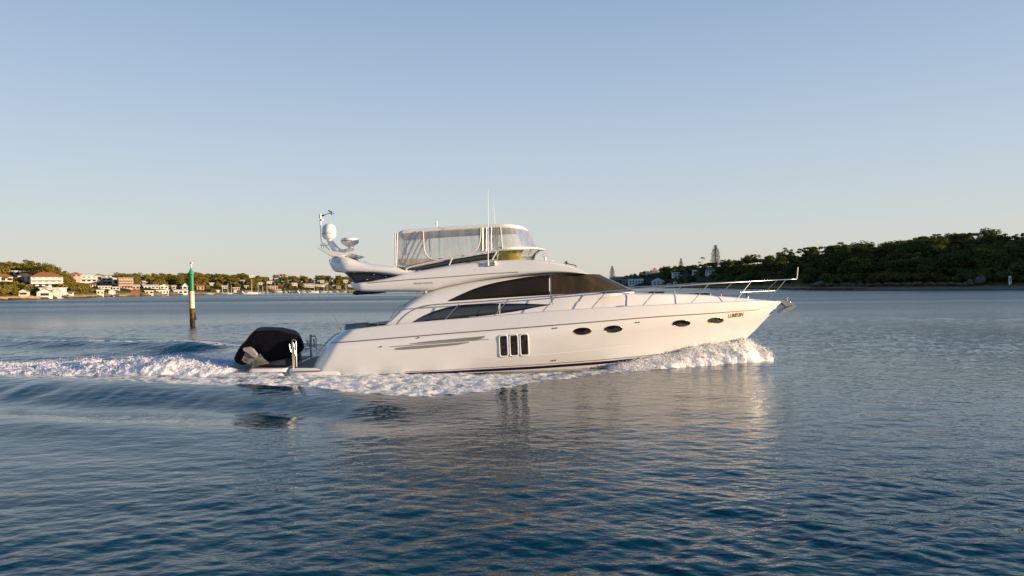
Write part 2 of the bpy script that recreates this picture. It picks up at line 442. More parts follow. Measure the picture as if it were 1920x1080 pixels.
# three upright windows
def rrect(cx, cyy, w, h, r, lean, n=5):
    o = []
    for (sx, sy_, a0) in ((1,-1,-90), (1,1,0), (-1,1,90), (-1,-1,180)):
        for k in range(n + 1):
            a = R(a0 + 90*k/n)
            x = sx*(w/2 - r) + r*math.cos(a); y = sy_*(h/2 - r) + r*math.sin(a)
            o.append((cx + x + lean * y / h, cyy + y - x * 0.09))
    return o
for sgn in (0, 1):
    for (cx, cyy) in ((944,648.6), (963.4,647.4), (982.8,646.3)):
        ring = [S(a, b, hull_b, 0.004) for a, b in rrect(cx, cyy, 14.2, 38, 3.4, 1.8)]
        pane = MB()
        pane.grid([[S(cx + u*7.0*(1 - max(0, abs(v)-0.93)*4) + 0.9*v, cyy + v*18.8 - u*0.6, hull_b, 0.010) for u in (-1,-.5,0,.5,1)] for v in (-1,-.95,-.8,-.4,0,.4,.8,.95,1)], flip=True)
        rim = MB(); rim.tube([S(a, b, hull_b, 0.008) for a, b in rrect(cx, cyy, 15.4, 39.5, 3.9, 1.8)] * 1 + [S(*rrect(cx, cyy, 15.4, 39.5, 3.9, 1.8)[0], hull_b, 0.008)], 0.026, 8, cap=False)
        if sgn:
            for q in (pane, rim): q.v = [(x, -y, z) for x, y, z in q.v]; q.f = [f[::-1] for f in q.f]
        pane.build('hull_window', M['tint'], hull, False); rim.build('window_frame', M['gel'], hull)
# engine-room air intakes: two swept metal streaks and a line
for sgn in (0, 1):
    for T, B_ in (([(768,644.5),(800,640),(840,636.5),(911,630)], [(768,645),(800,643.5),(850,640),(902,636),(911,630.6)]),
                  ([(742,653),(758,650.5),(800,647.5),(883,641)], [(742,655.5),(760,655.5),(800,652.5),(860,646.5),(883,641.6)])):
        q = MB(); patch(q, T, B_, hull_b, 0.014, 30, 3)
        if sgn: q.v = [(x, -y, z) for x, y, z in q.v]; q.f = [f[::-1] for f in q.f]
        q.build('air_intake', M['alu'], hull)
q = MB(); line_on(q, [(733,650),(820,643.5),(916,636)], hull_b, 0.012, 20, 0.006); q.pair('intake_trim', M['steel'], hull)
# small skin fittings
for a, b in ((1038,615.5),(1043.5,615),(1193,604.5),(1198,604),(1035.5,676),(1041,675.5),(714.5,650),(785,633)):
    q = MB(); q.ico(S(a, b, hull_b, 0.004), 0.028); q.pair('skin_fitting', M['rubber'], hull)

# --- registration number and model name
def text_mesh(name, body, size, P0, P1, surf, m, parent, off=0.006, shear=0.25, px0=None, bold=1.0):
    cu = bpy.data.curves.new(name, 'FONT'); cu.body = body; cu.size = 1.0; cu.shear = shear; cu.offset = 0.012 * bold
    cu.resolution_u = 3
    to = bpy.data.objects.new(name, cu); COL.objects.link(to)
    dg = bpy.context.evaluated_depsgraph_get()
    me = bpy.data.meshes.new_from_object(to.evaluated_get(dg)); bpy.data.objects.remove(to); bpy.data.curves.remove(cu)
    n = len(me.vertices); co = np.zeros(n*3); me.vertices.foreach_get('co', co); co = co.reshape(-1, 3)
    wmin, wmax = co[:,0].min(), co[:,0].max(); hmax = co[:,1].max()
    A = Vector(P0); B = Vector(P1); up = size
    out = []
    for x, y, z in co:
        f = (x - wmin) / (wmax - wmin); px = A.x*(1-f) + B.x*f; py = A.y*(1-f) + B.y*f - up * y / hmax
        p = S(px, py, surf, off); out.append((p.x, p.y, p.z))
    F = [tuple(p.vertices) for p in me.polygons]
    bpy.data.meshes.remove(me)
    return mesh_obj(name, out, F, m, parent, False)
text_mesh('registration_number', 'LUMI58N', 7.6, (1365,596.2,0), (1394.5,593.0,0), hull_b, M['text'], hull, bold=1.3)
def flip_text(o):
    me = o.data.copy(); c = o.copy(); c.data = me; COL.objects.link(c)
    X = [v.co.copy() for v in me.vertices]; xm = (min(v.x for v in X) + max(v.x for v in X)) / 2
    for v in me.vertices: v.co.y = -v.co.y; v.co.x = 2*xm - v.co.x
    return c

# --- decks
XD = S(741, 612, hull_b).x            # forward end of the cockpit
XE = HROWS[4][4]
DOME = [L(a, b, -0.5) for a, b in ((1150,549),(1200,549.5),(1250,550),(1300,551.5),(1350,555),(1400,559),(1440,563))]
DOME_X = [8.0] + [p.x for p in DOME] + [XE]; DOME_C = [0.1] + [max(0, p.z - sheer_z(p.x) - 0.02) for p in DOME] + [0.0]
def deck_z(x, v):                     # v = y / half breadth
    s = sheer_z(x)
    a = abs(v)
    c = float(np.interp(x, DOME_X, DOME_C))
    return s - 0.03 + 0.05 * (1 - a*a) + c * (1 - float(sstep(float(np.interp(x, [12, 14, 17, 19], [.80, .74, .50, .3])), float(np.interp(x, [12, 14, 17, 19], [.91, .89, .82, .7])), a)))
mb = MB(); rws = []
for x in np.linspace(XD, XE - 0.06, 90):
    b = max(0.01, sheer_b(x) - 0.12)
    rws.append([(x, b * v, deck_z(x, v)) for v in np.linspace(-1, 1, 81)])
mb.grid(rws)
# cockpit: sole, inner bulwarks and bulkhead
XT = HROWS[4][3] + 0.35; ZS = 0.98
inner = [(x, -(sheer_b(x) - 0.16), sheer_z(x) + 0.035) for x in np.linspace(XT, XD, 20)]
low = [(x, -(sheer_b(x) - 0.24), ZS) for x in np.linspace(XT, XD, 20)]
mb.grid([inner, low]); mb.grid([[(x, -y, z) for x, y, z in inner], [(x, -y, z) for x, y, z in low]], flip=True)
mb.grid([[low[0], *low[1:]], [(x, -y, z) for x, y, z in low]])
ti = inner[0]; mb.grid([[(ti[0], y, ti[2]) for y in np.linspace(ti[1], -ti[1], 6)], [(ti[0], y, ZS) for y in np.linspace(ti[1], -ti[1], 6)]])
tr_o = [(HROWS[4][3], y, sheer_z(HROWS[4][3]) + 0.03) for y in np.linspace(-2.0, 2.0, 6)]
mb.grid([tr_o, [(ti[0], y, ti[2]) for y in np.linspace(-2.05, 2.05, 6)]])
mb.build('deck', M['gel_deck'], yacht, True, 40)
mb = MB(); mb.box(((XT+XD)/2, 0, ZS + 0.008), (XD-XT-0.1, 3.9, 0.012)); mb.build('cockpit_sole', M['teak'], yacht, False)
# hatches and deck fittings
mb = MB(); 
for x in (14.2, 15.9):
    mb = MB(); mb.box((x, 0, deck_z(x, 0) + 0.03), (0.6, 0.6, 0.06), taper=0.92); mb.build('deck_hatch', M['tint2'], yacht, False)

# --- superstructure
def cab_b(x, z):
    base = min(2.02, sheer_b(min(x, 15.0)) - 0.30)
    base = base - 0.10 * float(sstep(10.0, 14.5, x))
    return base - 0.13 * max(0.0, z - 1.75)
P_CB = [(722,612.5),(775,607.5),(830,602.5),(922,595.5),(1013,587.5),(1105,580.5),(1135,578)]
P_CT = [(722,611),(732,600),(745,583),(758,571),(773,560),(790,550.5),(830,538),(880,527.5),(935,519.5),(985,514.5),(1033,510),(1070,511),(1082,512.5)]
NCAB = 90; Bt = resample(P_CB, NCAB, 'start'); Tp = resample(P_CT, NCAB, 'start')
def cab_row(f, off): return [S(a[0]*(1-f) + b[0]*f, a[1]*(1-f) + b[1]*f, cab_b, off) for a, b in zip(Bt, Tp)]
rws = [cab_row(0, 0)] + [cab_row(f, 0) for f in np.linspace(0.08, 0.80, 9)]
rws += [cab_row(0.87, -0.025), cab_row(0.93, -0.07), cab_row(0.97, -0.14), cab_row(1.0, -0.26)]
last = rws[-1]; rws.append([Vector((p.x + 0.04, p.y + 0.3, p.z - 0.02)) for p in last]); rws.append([Vector((p.x + 0.3, p.y + 0.42, p.z - 0.35)) for p in last])
mb = MB(); mb.grid(rws, flip=True); mb.mirror()
cabin = mb.build('superstructure', M['gel'], yacht, True)
# saloon windows
def both(name, fn, m, parent, smooth=True, label=None):
    for sgn in (0, 1):
        q = MB(); fn(q)
        if sgn: q.v = [(x, -y, z) for x, y, z in q.v]; q.f = [f[::-1] for f in q.f]
        o = q.build(name, m, parent, smooth)
        if label: o['label'] = label
both('side_window', lambda q: patch(q, [(772,605),(790,594),(812,584),(838,576),(870,571),(920,569),(936,569)], [(772,606),(790,604),(830,600),(880,595.5),(920,590.8),(936,588.5)], cab_b, 0.008, 40, 4), M['low_glass'], cabin)
both('side_window', lambda q: patch(q, [(939,569),(980,569),(1010,570),(1033,571)], [(939,588),(970,583.5),(1000,577.5),(1033,571.6)], cab_b, 0.008, 24, 3), M['tint2'], cabin)
both('saloon_window', lambda q: patch(q, [(841,563.5),(862,553),(890,541),(915,533.5),(935,528.5),(985,519.5),(1031.5,515.2)], [(841,565),(870,563),(920,559.5),(980,555.8),(1031.5,552.8)], cab_b, 0.010, 46, 5), M['mesh2'], cabin, label='brown shaded side window of the saloon')
# trim line sweeping round the lower window
both('trim_line', lambda q: line_on(q, [(742,611),(752,597),(765,586),(783,577.5),(810,572),(845,569.5),(900,565.5),(950,561.5),(1000,557.5)], cab_b, 0.011, 60, 0.004), M['groove'], cabin)
# windscreen under its brown cover: side panel running into a curved front
P_WB = [(1033.5,552.6),(1070,550.8),(1110,549.0),(1130,548.4)]
P_WT = [(1033.5,514.9),(1050,514.3),(1070,514.0),(1083,514.0)]
def front_rows(off=0.0, K=9, PH=16):
    rr = []
    Bw = resample(P_WB, 10); Tw = resample(P_WT, 10)
    for k in range(K + 1):
        f = k / K
        side = [S(a[0]*(1-f)+b[0]*f, a[1]*(1-f)+b[1]*f, cab_b, 0.012 + off) for a, b in zip(Bw, Tw)]
        e = side[-1]; w = -e.y; bul = 1.42*(1-f) + 1.02*f
        arc = [Vector((e.x + bul*math.sin(math.pi/2*j/PH), -w*math.cos(math.pi/2*j/PH) , e.z + 0.04*math.sin(math.pi/2*j/PH)*(1-f))) for j in range(1, PH + 1)]
        full = side + arc
        rr.append(full + [Vector((p.x, -p.y, p.z)) for p in full[-2::-1]])
    return rr
fr = front_rows()
mb = MB(); mb.grid(fr, flip=True); ws = mb.build('windscreen_cover', M['mesh'], yacht, True)
ws['label'] = 'brown mesh cover stretched over the windscreen'
# dark glazing bands and pillars showing at the front edges of the cover
n0 = len(fr[0])
def band(name, j0, j1, k0, k1, m, off):
    for side in (0, 1):
        q = MB()
        idx = range(j0, j1 + 1) if not side else range(n0 - 1 - j1, n0 - j0)
        rr = [[r[j] + Vector((off * 0.9, 0, off * 0.6)) for j in idx] for r in fr[k0:k1+1]]
        q.grid(rr, flip=True); q.build(name, m, ws, True)
band('windscreen_glass', 19, 20, 0, 9, M['tint'], 0.02)
band('windscreen_glass', 22, 23, 0, 9, M['tint'], 0.02)
band('pillar', 21, 21 + 1, 0, 9, M['gel'], 0.03)
q = MB(); q.tube([p + Vector((0.01, 0, 0.0)) for p in fr[0][9:-9]], 0.02, 6); q.build('lower_seal', M['rubber'], ws)
# base plinth below the cover: coachroof front
mb = MB()
base = [Vector(p) for p in fr[0]]
lowr = [Vector((p.x + 0.05, p.y * 1.02, deck_z(min(p.x + 0.05, XE - 0.1), p.y / max(0.1, sheer_b(p.x))) - 0.04)) for p in base]
skirt = [Vector((p.x - 0.0, p.y * 1.0, p.z + 0.0)) for p in base]
mb.grid([lowr, [Vector((p.x + 0.03, p.y * 1.01, p.z - 0.03)) for p in base], [Vector((p.x - 0.06, p.y * 0.97, p.z + 0.012)) for p in base]], flip=True)
mb.build('windscreen_base', M['gel'], yacht, True)

# --- flybridge body
def fly_b(x, z):
    b = 2.03 - 0.10 * float(sstep(9.5, 12.5, x)) - 0.25 * float(sstep(11.0, 14.0, x))
    return b - 0.05 * max(0, z - 3.2) * 2 - 0.22 * max(0, 2.95 - z)
def fly_end(x0, rq=0.5):
    def f(x, z):
        k = min(1.0, max(0.0, (x0 + rq - x) / rq))
        return fly_b(x, z) - rq * (1 - math.sqrt(1 - k*k))
    return f
P_FT = [(657,530.5),(668,530),(690,528.3),(720,522.5),(742,517),(758,511),(775,509.5),(800,505),(850,496.5),(900,490.5),(928,488.5),(960,487),(1000,487),(1040,491),(1075,500),(1092,507),(1104,513.2)]
P_FB = [(657,532.5),(662,540),(672,545.5),(685,547),(740,547),(790,547),(806,546),(830,538.5),(880,528.5),(935,520.8),(985,515.5),(1033,511.6),(1060,511.8),(1080,513.2),(1104,514.6)]
x0f = L(657, 531, -1.5).x
fsurf = fly_end(x0f)
NF = 120; T = resample(P_FT, NF, 'start'); B_ = resample(P_FB, NF, 'start')
def fly_row(f, off): return [S(a[0]*(1-f) + b[0]*f, a[1]*(1-f) + b[1]*f, fsurf, off) for a, b in zip(B_, T)]
def u_full(row, n=8):
    st = [Vector(p) for p in row]; a = st[0]
    cross = [Vector((a.x - 0.05*math.sin(math.pi*k/n), a.y*(1 - 2*k/n), a.z)) for k in range(1, n)]
    return st[::-1] + cross + [Vector((p.x, -p.y, p.z)) for p in st]
fr_ = [fly_row(0, -0.30), fly_row(0.03, -0.12), fly_row(0.10, -0.03)] + [fly_row(f, 0) for f in np.linspace(0.2, 0.86, 9)] + [fly_row(0.93, -0.02), fly_row(0.98, -0.07), fly_row(1.0, -0.16)]
U = [u_full(r) for r in fr_]
mb = MB(); mb.grid(U, flip=True)
topU = U[-1]; half = len(topU) // 2
# fly deck top with camber, soffit underneath
n_ = len(fr_[-1])
def cap(row, camber, m=10, flip=False):
    rr = []
    for p in row:
        rr.append([Vector((p.x, p.y*(1 - 2*k/m), p.z + camber*(1 - (1 - 2*k/m)**2))) for k in range(m + 1)])
    mb.grid(rr, flip=flip)
cap(fr_[-1], 0.05); cap(fr_[0], 0.0, flip=True)
fly = mb.build('flybridge', M['gel'], yacht, True, 50)
both('styling_groove', lambda q: line_on(q, [(690,531),(720,528),(780,523.3),(860,517.8),(920,513),(972,510.2)], fsurf, 0.014, 60, 0.0), M['groove'], fly)
text_mesh('model_name', 'PRINCESS YACHTS 58', 3.0, (776,533.4,0), (811,531.6,0), fsurf, M['text2'], fly, shear=0.0, bold=0.5)
# soffit light and black canvas roll hanging under the aft overhang
q = MB(); q.tube([L(662,549.5,-1.5), L(668,549,-1.5), L(690,547.8,-1.5), L(702,547.5,-1.5)], [0.05, 0.085, 0.07, 0.05], 10); q.pair('rolled_awning', M['rubber'], yacht)
# overhang struts
q = MB(); a = L(785,545,-1.75); b = L(785,560,-1.75); q.box(((a.x+b.x)/2, -1.75, (a.z+b.z)/2 - 0.35), (0.16, 0.10, abs(a.z-b.z) + 0.8)); q.pair('overhang_strut', M['greyp'], yacht, False)
# saloon aft bulkhead with glass doors
q = MB(); xb = L(800,560,-1.5).x; q.box((xb, 0, 1.9), (0.08, 3.5, 1.85)); bulk = q.build('aft_bulkhead', M['gel'], yacht, False)
q = MB(); q.box((xb - 0.05, 0, 1.9), (0.03, 2.6, 1.65)); q.build('sliding_door', M['tint'], bulk, False)

# --- upper aft arm (spoiler ring) and mesh panel under it
P_AT = [(616.5,487),(622,482.5),(640,480.5),(655,483.5),(668,488.5),(684,493),(700,495.4),(720,497),(738,499.5),(752,503.5),(764,508.5),(778,509.8)]
P_AB = [(618,494),(622,503),(628,509.5),(640,511.3),(652,511.8),(668,511.7),(684,511.8),(700,511.9),(720,513.8),(742,517.2),(762,515),(778,512)]
x0a = L(616.5, 487, -1.5).x
asurf = fly_end(x0a, 0.75)
NA = 70; T = resample(P_AT, NA, 'start'); B_ = resample(P_AB, NA, 'start')
def arm_row(f, off): return [S(a[0]*(1-f) + b[0]*f, a[1]*(1-f) + b[1]*f, asurf, off) for a, b in zip(B_, T)]
ar = [arm_row(0.02, -0.34), arm_row(0, -0.20), arm_row(0.05, -0.08), arm_row(0.18, -0.02)] + [arm_row(f, 0) for f in (0.3, 0.45, 0.55)] + [arm_row(0.68, -0.03), arm_row(0.82, -0.09), arm_row(0.93, -0.17), arm_row(1.0, -0.28), arm_row(0.97, -0.42), arm_row(0.02, -0.42)]
mb = MB(); mb.grid([u_full(r) for r in ar], flip=True)
arm = mb.build('aft_spoiler', M['gel'], yacht, True)
both('mesh_panel', lambda q: patch(q, [(650,511.4),(700,511.8),(742,517)], [(668,530.2),(690,528),(720,522.6),(742,517.6)], fly_b, -0.10, 24, 3, depth=0.03), M['blue_mesh'], yacht)
q = MB(); q.tube([L(647,510,-1.85), L(655,518,-1.85), L(667,531,-1.8)], 0.035, 8); q.pair('panel_frame', M['greyp'], yacht)
for a, b in ((688,524),(723.5,518.5),(664,511.8),(701,514.5)): q = MB(); q.ico(S(a, b, fly_b, -0.06), 0.02); q.pair('panel_snap', M['steel'], yacht)

# --- radar wing with domes
wing = MB()
prof = [(599,465.5),(620,469.8),(640,473.5),(655,475.6),(664,476.4),(656,479.5),(648,481.5),(664,486.5),(680,491.8),(672,492),(655,488.5),(640,483.0),(625,481.5),(622,479.5),(610,472)]
YW = 0.0
def pz(a, b, y=-0.9): p = L(a, b, y); return (p.x, p.z)
pts = [pz(a, b) for a, b in prof]
secs = []
for y, k in ((-1.62, 0.86), (-1.55, 0.95), (-1.4, 1.0), (0, 1.0), (1.4, 1.0), (1.55, 0.95), (1.62, 0.86)):
    c = (sum(p[0] for p in pts) / len(pts), sum(p[1] for p in pts) / len(pts))
    secs.append([(c[0] + (p[0]-c[0])*k, y, c[1] + (p[1]-c[1])*k) for p in pts])
wing.grid([s + [s[0]] for s in secs]); wing.add(secs[0], [tuple(range(len(pts)))]); wing.add(secs[-1], [tuple(range(len(pts)))[::-1]])
rarch = wing.build('radar_arch', M['gel'], yacht, True, 35)
yd = -0.75
q = MB(); q.tube([L(617,449,yd), L(622,458,yd), L(630,468,yd), L(637,475,yd)], [0.10, 0.11, 0.12, 0.15], 12); q.build('dome_pedestal', M['white'], rarch)
cd = L(617, 448, yd); k = 23.9 / FPX   # metres per pixel there
prof_d = [(0.0, -0.02), (7*k, -0.02), (10.5*k, 1.5*k), (12.6*k, 5*k), (13.3*k, 9.8*k), (13.35*k, 10.4*k), (13.2*k, 11*k), (13.2*k, 16*k), (12.4*k, 21*k), (10.4*k, 25.2*k), (7*k, 28.0*k), (3.3*k, 29.3*k), (0.0, 29.6*k)]
q = MB(); q.lathe(prof_d, cd, 28); dome = q.build('satellite_dome', M['white'], yacht)
q = MB(); q.lathe([(13.25*k, 9.6*k), (13.75*k, 9.8*k), (13.75*k, 10.6*k), (13.25*k, 10.8*k)], cd, 28); q.build('seam', M['greyp'], dome)
cr_ = L(656, 462, yd); k = 23.9 / FPX
q = MB(); q.tube([L(664,466.5,yd), L(650,469.5,yd), L(640,472,yd), L(634,475,yd)], [0.055, 0.06, 0.08, 0.13], 10); q.tube([L(656.5,460,yd), L(658,466,yd)], [0.11, 0.09], 12)
q.build('radar_bracket', M['white'], rarch)
q = MB(); q.lathe([(0, 0), (7*k, 0), (10*k, 2.0*k), (13.5*k, 4.2*k), (16.2*k, 6.2*k), (16.9*k, 8.5*k), (16.9*k, 14*k), (16.0*k, 15.2*k), (13*k, 16*k), (0, 16.2*k)], cr_, 30); rad = q.build('radar_scanner', M['white'], yacht)
# maker's lettering on the radar, curved round the drum
cu = bpy.data.curves.new('t', 'FONT'); cu.body = 'Raymarine'; cu.size = 1.0; cu.offset = 0.02; cu.resolution_u = 2
to = bpy.data.objects.new('t', cu); COL.objects.link(to)
me = bpy.data.meshes.new_from_object(to.evaluated_get(bpy.context.evaluated_depsgraph_get())); bpy.data.objects.remove(to)
wv = [v.co.copy() for v in me.vertices]; wmx = max(v.x for v in wv)
out = []
rr_ = 17.05 * k
for v in wv:
    ang = (v.x / wmx - 0.5) * 1.55 - math.pi/2 - 0.35
    out.append((cr_.x + rr_*math.cos(ang), cr_.y + rr_*math.sin(ang), cr_.z + (9.3 + v.y * 4.0) * k))
mesh_obj('lettering', out, [tuple(p.vertices) for p in me.polygons], M['text2'], rad, False)
# mast with wind sensor
q = MB(); q.tube([L(601,402,yd), L(601.3,421,yd)], 0.035, 8); q.tube([L(600.5,421,yd), L(602,452,yd), L(604,456,yd), L(609,457,yd), L(611,463,yd)], 0.014, 6)
q.box(L(600.5,405,yd), (0.07, 0.07, 0.14)); q.box(L(603.5,412.5,yd), (0.09, 0.08, 0.07))
mast = q.build('instrument_mast', M['white'], yacht)
q = MB(); q.tube([L(602,405,yd), L(608,403.2,yd)], 0.028, 6); q.tube([L(606,404,yd), L(620,398.6,yd)], 0.010, 6)
q.tube([L(621,401,yd), L(622.5,398,yd), L(621,396.3,yd)], 0.020, 6); q.add([L(621,397,yd), L(616,393.2,yd), L(615,395,yd), L(620,398.5,yd), L(621,397,yd)+Vector((0,.02,0)), L(616,393.2,yd)+Vector((0,.02,0)), L(615,395,yd)+Vector((0,.02,0)), L(620,398.5,yd)+Vector((0,.02,0))], [(0,1,2,3),(7,6,5,4),(0,4,5,1),(1,5,6,2),(2,6,7,3),(3,7,4,0)])
for a, b in ((619,400.5),(625,400.3),(622,402)): q.ico(L(a, b, yd), 0.022)
q.build('wind_sensor', M['rubber'], mast, False)
# little aerial cluster on the wing tip
q = MB(); q.tube([L(600,459.5,yd), L(616,459.8,yd)], 0.022, 6); q.tube([L(607,459,yd), L(618,468,yd)], 0.018, 6)
for a in (602, 606, 611): q.tube([L(a,460,yd), L(a+1.5,466,yd)], 0.013, 5)
q.tube([L(604,453,yd), L(603.6,459,yd)], 0.012, 5)
q.build('horn_bracket', M['white'], rarch)

# --- hardtop and its enclosure
HW = 1.62
xa = L(739, 434, -HW).x; xf = L(991, 425, -0.9).x
def ht_z(x):
    px = np.interp(x, [xa, xf], [739, 991]); py = at_px([(739,434.5),(760,431),(800,428),(840,425.3),(900,422),(950,420.2),(975,421),(985,422.5),(991,425.5)], px)
    return L(px, py, -HW + 0.15).z
def ht_w(x):
    t = (x - xa) / (xf - xa); s = abs(2*t - 1)
    if t < 0.5: return HW * max(0.0, 1 - max(0, (s - 0.90) / 0.10) ** 2 * 0.35)
    return HW * max(0.0, 1 - (max(0, s - 0.55) / 0.45) ** 2.4 * 0.55)
mb = MB(); xs_ = xa + (xf - xa) * (1 - np.cos(np.linspace(0, math.pi, 50))) / 2
def ht_rows(dz, inset, cam_):
    rr = []
    for x in xs_:
        w = ht_w(x) - inset; xx = xa + inset + (x - xa) * (1 - 2*inset/(xf-xa))
        rr.append([Vector((xx, w*math.sin(math.pi/2*v), ht_z(x) + dz + cam_*(1 - math.sin(math.pi/2*v)**2))) for v in np.linspace(-1, 1, 21)])
    return rr
TopR = ht_rows(0, 0.07, 0.10); BotR = ht_rows(-0.13, 0.05, 0.07); MidR = ht_rows(-0.065, 0.0, 0.0)
mb.grid(TopR, flip=False); mb.grid(BotR, flip=True)
def rim_of(g): return [r[0] for r in g] + g[-1][1:] + [r[-1] for r in g[::-1]][1:] + g[0][::-1][1:]
mb.grid([rim_of(BotR), rim_of(MidR), rim_of(TopR)], flip=True)
mb.build('hardtop', M['gel'], yacht, True)
q = MB(); c = L(818.5, 421, -0.4); q.lathe([(0.045,0),(0.045,0.02),(0.035,0.04),(0.035,0.10),(0.02,0.14),(0,0.15)], c, 10); q.tube([c - Vector((0,0,0.12)), c], 0.02, 6); q.build('masthead_light', M['white'], yacht)
EW = HW - 0.04
def ES(a, b, y=-EW): return L(a, b, y)
# frames and poles
for P in (((741,436),(740.5,500)), ((745,436),(743,499)), ((938,424),(939.5,440),(942,466))):
    q = MB(); q.tube([ES(*p) for p in P], 0.021, 6); q.pair('enclosure_post', M['piping'], yacht)
for P in (((779.5,432),(766,456),(748,496)), ((790,431.5),(775,458),(757.5,497)), ((905,425),(905,470)), ((912,425),(912,470)), ((921,425),(921,468))):
    q = MB(); q.tube([ES(*p) for p in P], 0.026 if len(P) > 2 else 0.018, 8); q.pair('hardtop_support', M['steel'], yacht)
q = MB(); q.tube([ES(a, b) for a, b in ((793,431),(794,450),(795,466),(798,476),(804,483),(813,487),(825,486.5),(845,483),(870,477.5),(886,473),(894,467),(899,457),(901,444),(901.5,425))], 0.018, 6)
q.pair('door_piping', M['piping'], yacht)
# clear curtains
mb = MB()
Tc = [(741,436),(800,429),(860,425.5),(938,424),(988,426.5)]; Bc = [(740.5,499),(770,500),(850,483.5),(905,473.5),(942,467),(1008,466.5)]
Tt = resample(Tc, 34); Bb = resample(Bc, 34)
def en_b(x):
    return ht_w(min(max(x, xa + 0.05), xf - 0.02)) - 0.05
rws = []
for f in np.linspace(0, 1, 9):
    r = []
    for i, (a, b) in enumerate(zip(Tt, Bb)):
        px, py = a[0]*(1-f)+b[0]*f, a[1]*(1-f)+b[1]*f
        if px > 940:
            t = (px - 940) / (np.interp(f, [0,1], [988,1008]) - 940)
            y = -EW + 0.9 * min(1, t) ** 2.2
        else: y = -EW
        r.append(L(px, py, y + 0.012*math.sin(i*1.9)))
    e = r[-1]
    rr = r + [Vector((e.x + 0.10*math.sin(math.pi*j/10), e.y*(1-2*j/10), e.z)) for j in range(1, 10)] + [Vector((p.x, -p.y, p.z)) for p in r[::-1]]
    a0 = r[0]; rr = [Vector((a0.x, a0.y*(j/5), a0.z)) for j in range(0, 5)] + rr + [Vector((a0.x, -a0.y*(1 - j/5), a0.z)) for j in range(1, 6)]
    rws.append(rr)
mb.grid(rws); curtain = mb.build('clear_curtain', M['vinyl'], yacht, True)
q = MB(); q.tube([rws[-1][j] for j in range(len(rws[-1]))], 0.014, 5); q.build('curtain_hem', M['piping'], curtain)
# rolled curtain folds amidships
for i, a in enumerate((903,907.5,911,916,925.5,930,934)):
    q = MB(); q.tube([ES(a, 425.5, -EW+0.06), ES(a - 0.8, 450, -EW+0.03), ES(a - 1.5 + (i % 3), 472 - i*0.6, -EW+0.05)], [0.03, 0.035, 0.02], 6)
    q.pair('curtain_fold', M['vinyl'], curtain)
# fly side screen: dark strip in a white frame
scr = lambda x, z: 1.78
both('side_screen', lambda q: patch(q, [(772,505.5),(800,496.5),(850,486),(900,477.5),(932,472.5)], [(772,507.5),(785,506.5),(800,504),(850,495.5),(900,488.6),(932,485)], scr, 0.0, 40, 3, depth=0.03), M['tint2'], fly)
for P_, n_p in (([(775,509),(766,509),(757,507),(764,501.5),(800,493),(850,482.5),(900,474.2),(932,469)], 40), ([(842,497),(848,483.5)], 4), ([(923,486.5),(932,470)], 4)):
    both('screen_frame', lambda q: line_on(q, P_, scr, 0.026, n_p), M['gel'], fly)
# coaming inside of the fly deck, seats
q = MB(); a = L(748,500,-1.3); b = L(930,490,-1.3)
q.box(((a.x+b.x)/2, 0, 3.72), (b.x-a.x, 2.6, 0.34)); q.build('flybridge_seating', M['cream'], fly, False)
# front screen, visor and yellow covered helm seat
vis = MB()
Tv = [(938,466.5),(960,465.0),(990,465.0),(1010,466.0),(1017.5,467.5)]
r1 = []; r2 = []
for i, (a, b) in enumerate(resample(Tv, 16)):
    t = i / 15; y = -EW + 0.02 + 1.0 * t ** 2.4
    r1.append(L(a, b, y)); r2.append(L(a - 2 - 5*t, b + 0.5, y + 0.05))
def full(r): return r + [Vector((r[-1].x + 0.16*math.sin(math.pi*j/10), r[-1].y*(1-2*j/10), r[-1].z)) for j in range(1, 10)] + [Vector((p.x, -p.y, p.z)) for p in r[::-1]]
F1 = full(r1); up_ = [p + Vector((-0.05, 0, 0.045)) for p in F1]; inn_ = [p + Vector((-0.30, 0, 0.06)) for p in F1]; lo_ = [p + Vector((-0.03, 0, -0.02)) for p in F1]; lo2 = [p + Vector((-0.30, 0, -0.02)) for p in F1]
vis.grid([lo2, lo_, F1, up_, inn_]); visor = vis.build('visor', M['gel'], yacht, True)
gr = MB()
Tg = resample([(931,468),(960,467),(990,467),(1010,468)], 16); Bg = resample([(930,488.5),(950,487.5),(985,487),(997,487)], 16)
rws = []
for f in np.linspace(0, 1, 6):
    r = []
    for i, (a, b) in enumerate(zip(Tg, Bg)):
        y = -EW + 0.0 + 0.85 * (i/15) ** 2.4
        p = L(a[0]*(1-f)+b[0]*f - 4*math.sin(f*math.pi)*(i/15), a[1]*(1-f)+b[1]*f, y); r.append(p)
    rws.append(full(r))
gr.grid(rws); screen = gr.build('acrylic_screen', M['screen'], yacht, True)
q = MB(); q.tube([L(1016,468,-0.6), L(1006,474,-0.6), L(998,487,-0.6)], 0.035, 6); q.pair('screen_frame', M['greyp'], screen)
q = MB(); q.tube([L(934,468,-EW), L(931.5,487,-EW)], 0.02, 6); q.pair('screen_frame', M['greyp'], screen)
q = MB(); a = L(936,480,-1.0); b = L(990,480,-1.0); zt = L(960,474.5,-1.1).z; zb = L(960,488,-1.1).z - 0.15
N = 22; rws = []
for zz, k in ((zb,1.0),(zt-0.08,1.0),(zt-0.02,0.96),(zt,0.85),(zt+0.01,0.0)):
    rws.append([((a.x+b.x)/2 + (b.x-a.x)/2*k*math.copysign(abs(math.cos(2*math.pi*j/N))**0.6, math.cos(2*math.pi*j/N)), 1.15*k*math.copysign(abs(math.sin(2*math.pi*j/N))**0.6, math.sin(2*math.pi*j/N)), zz) for j in range(N)])
q.grid(rws, closed=True); q.build('helm_console_cover', M['yellow'], yacht, True)

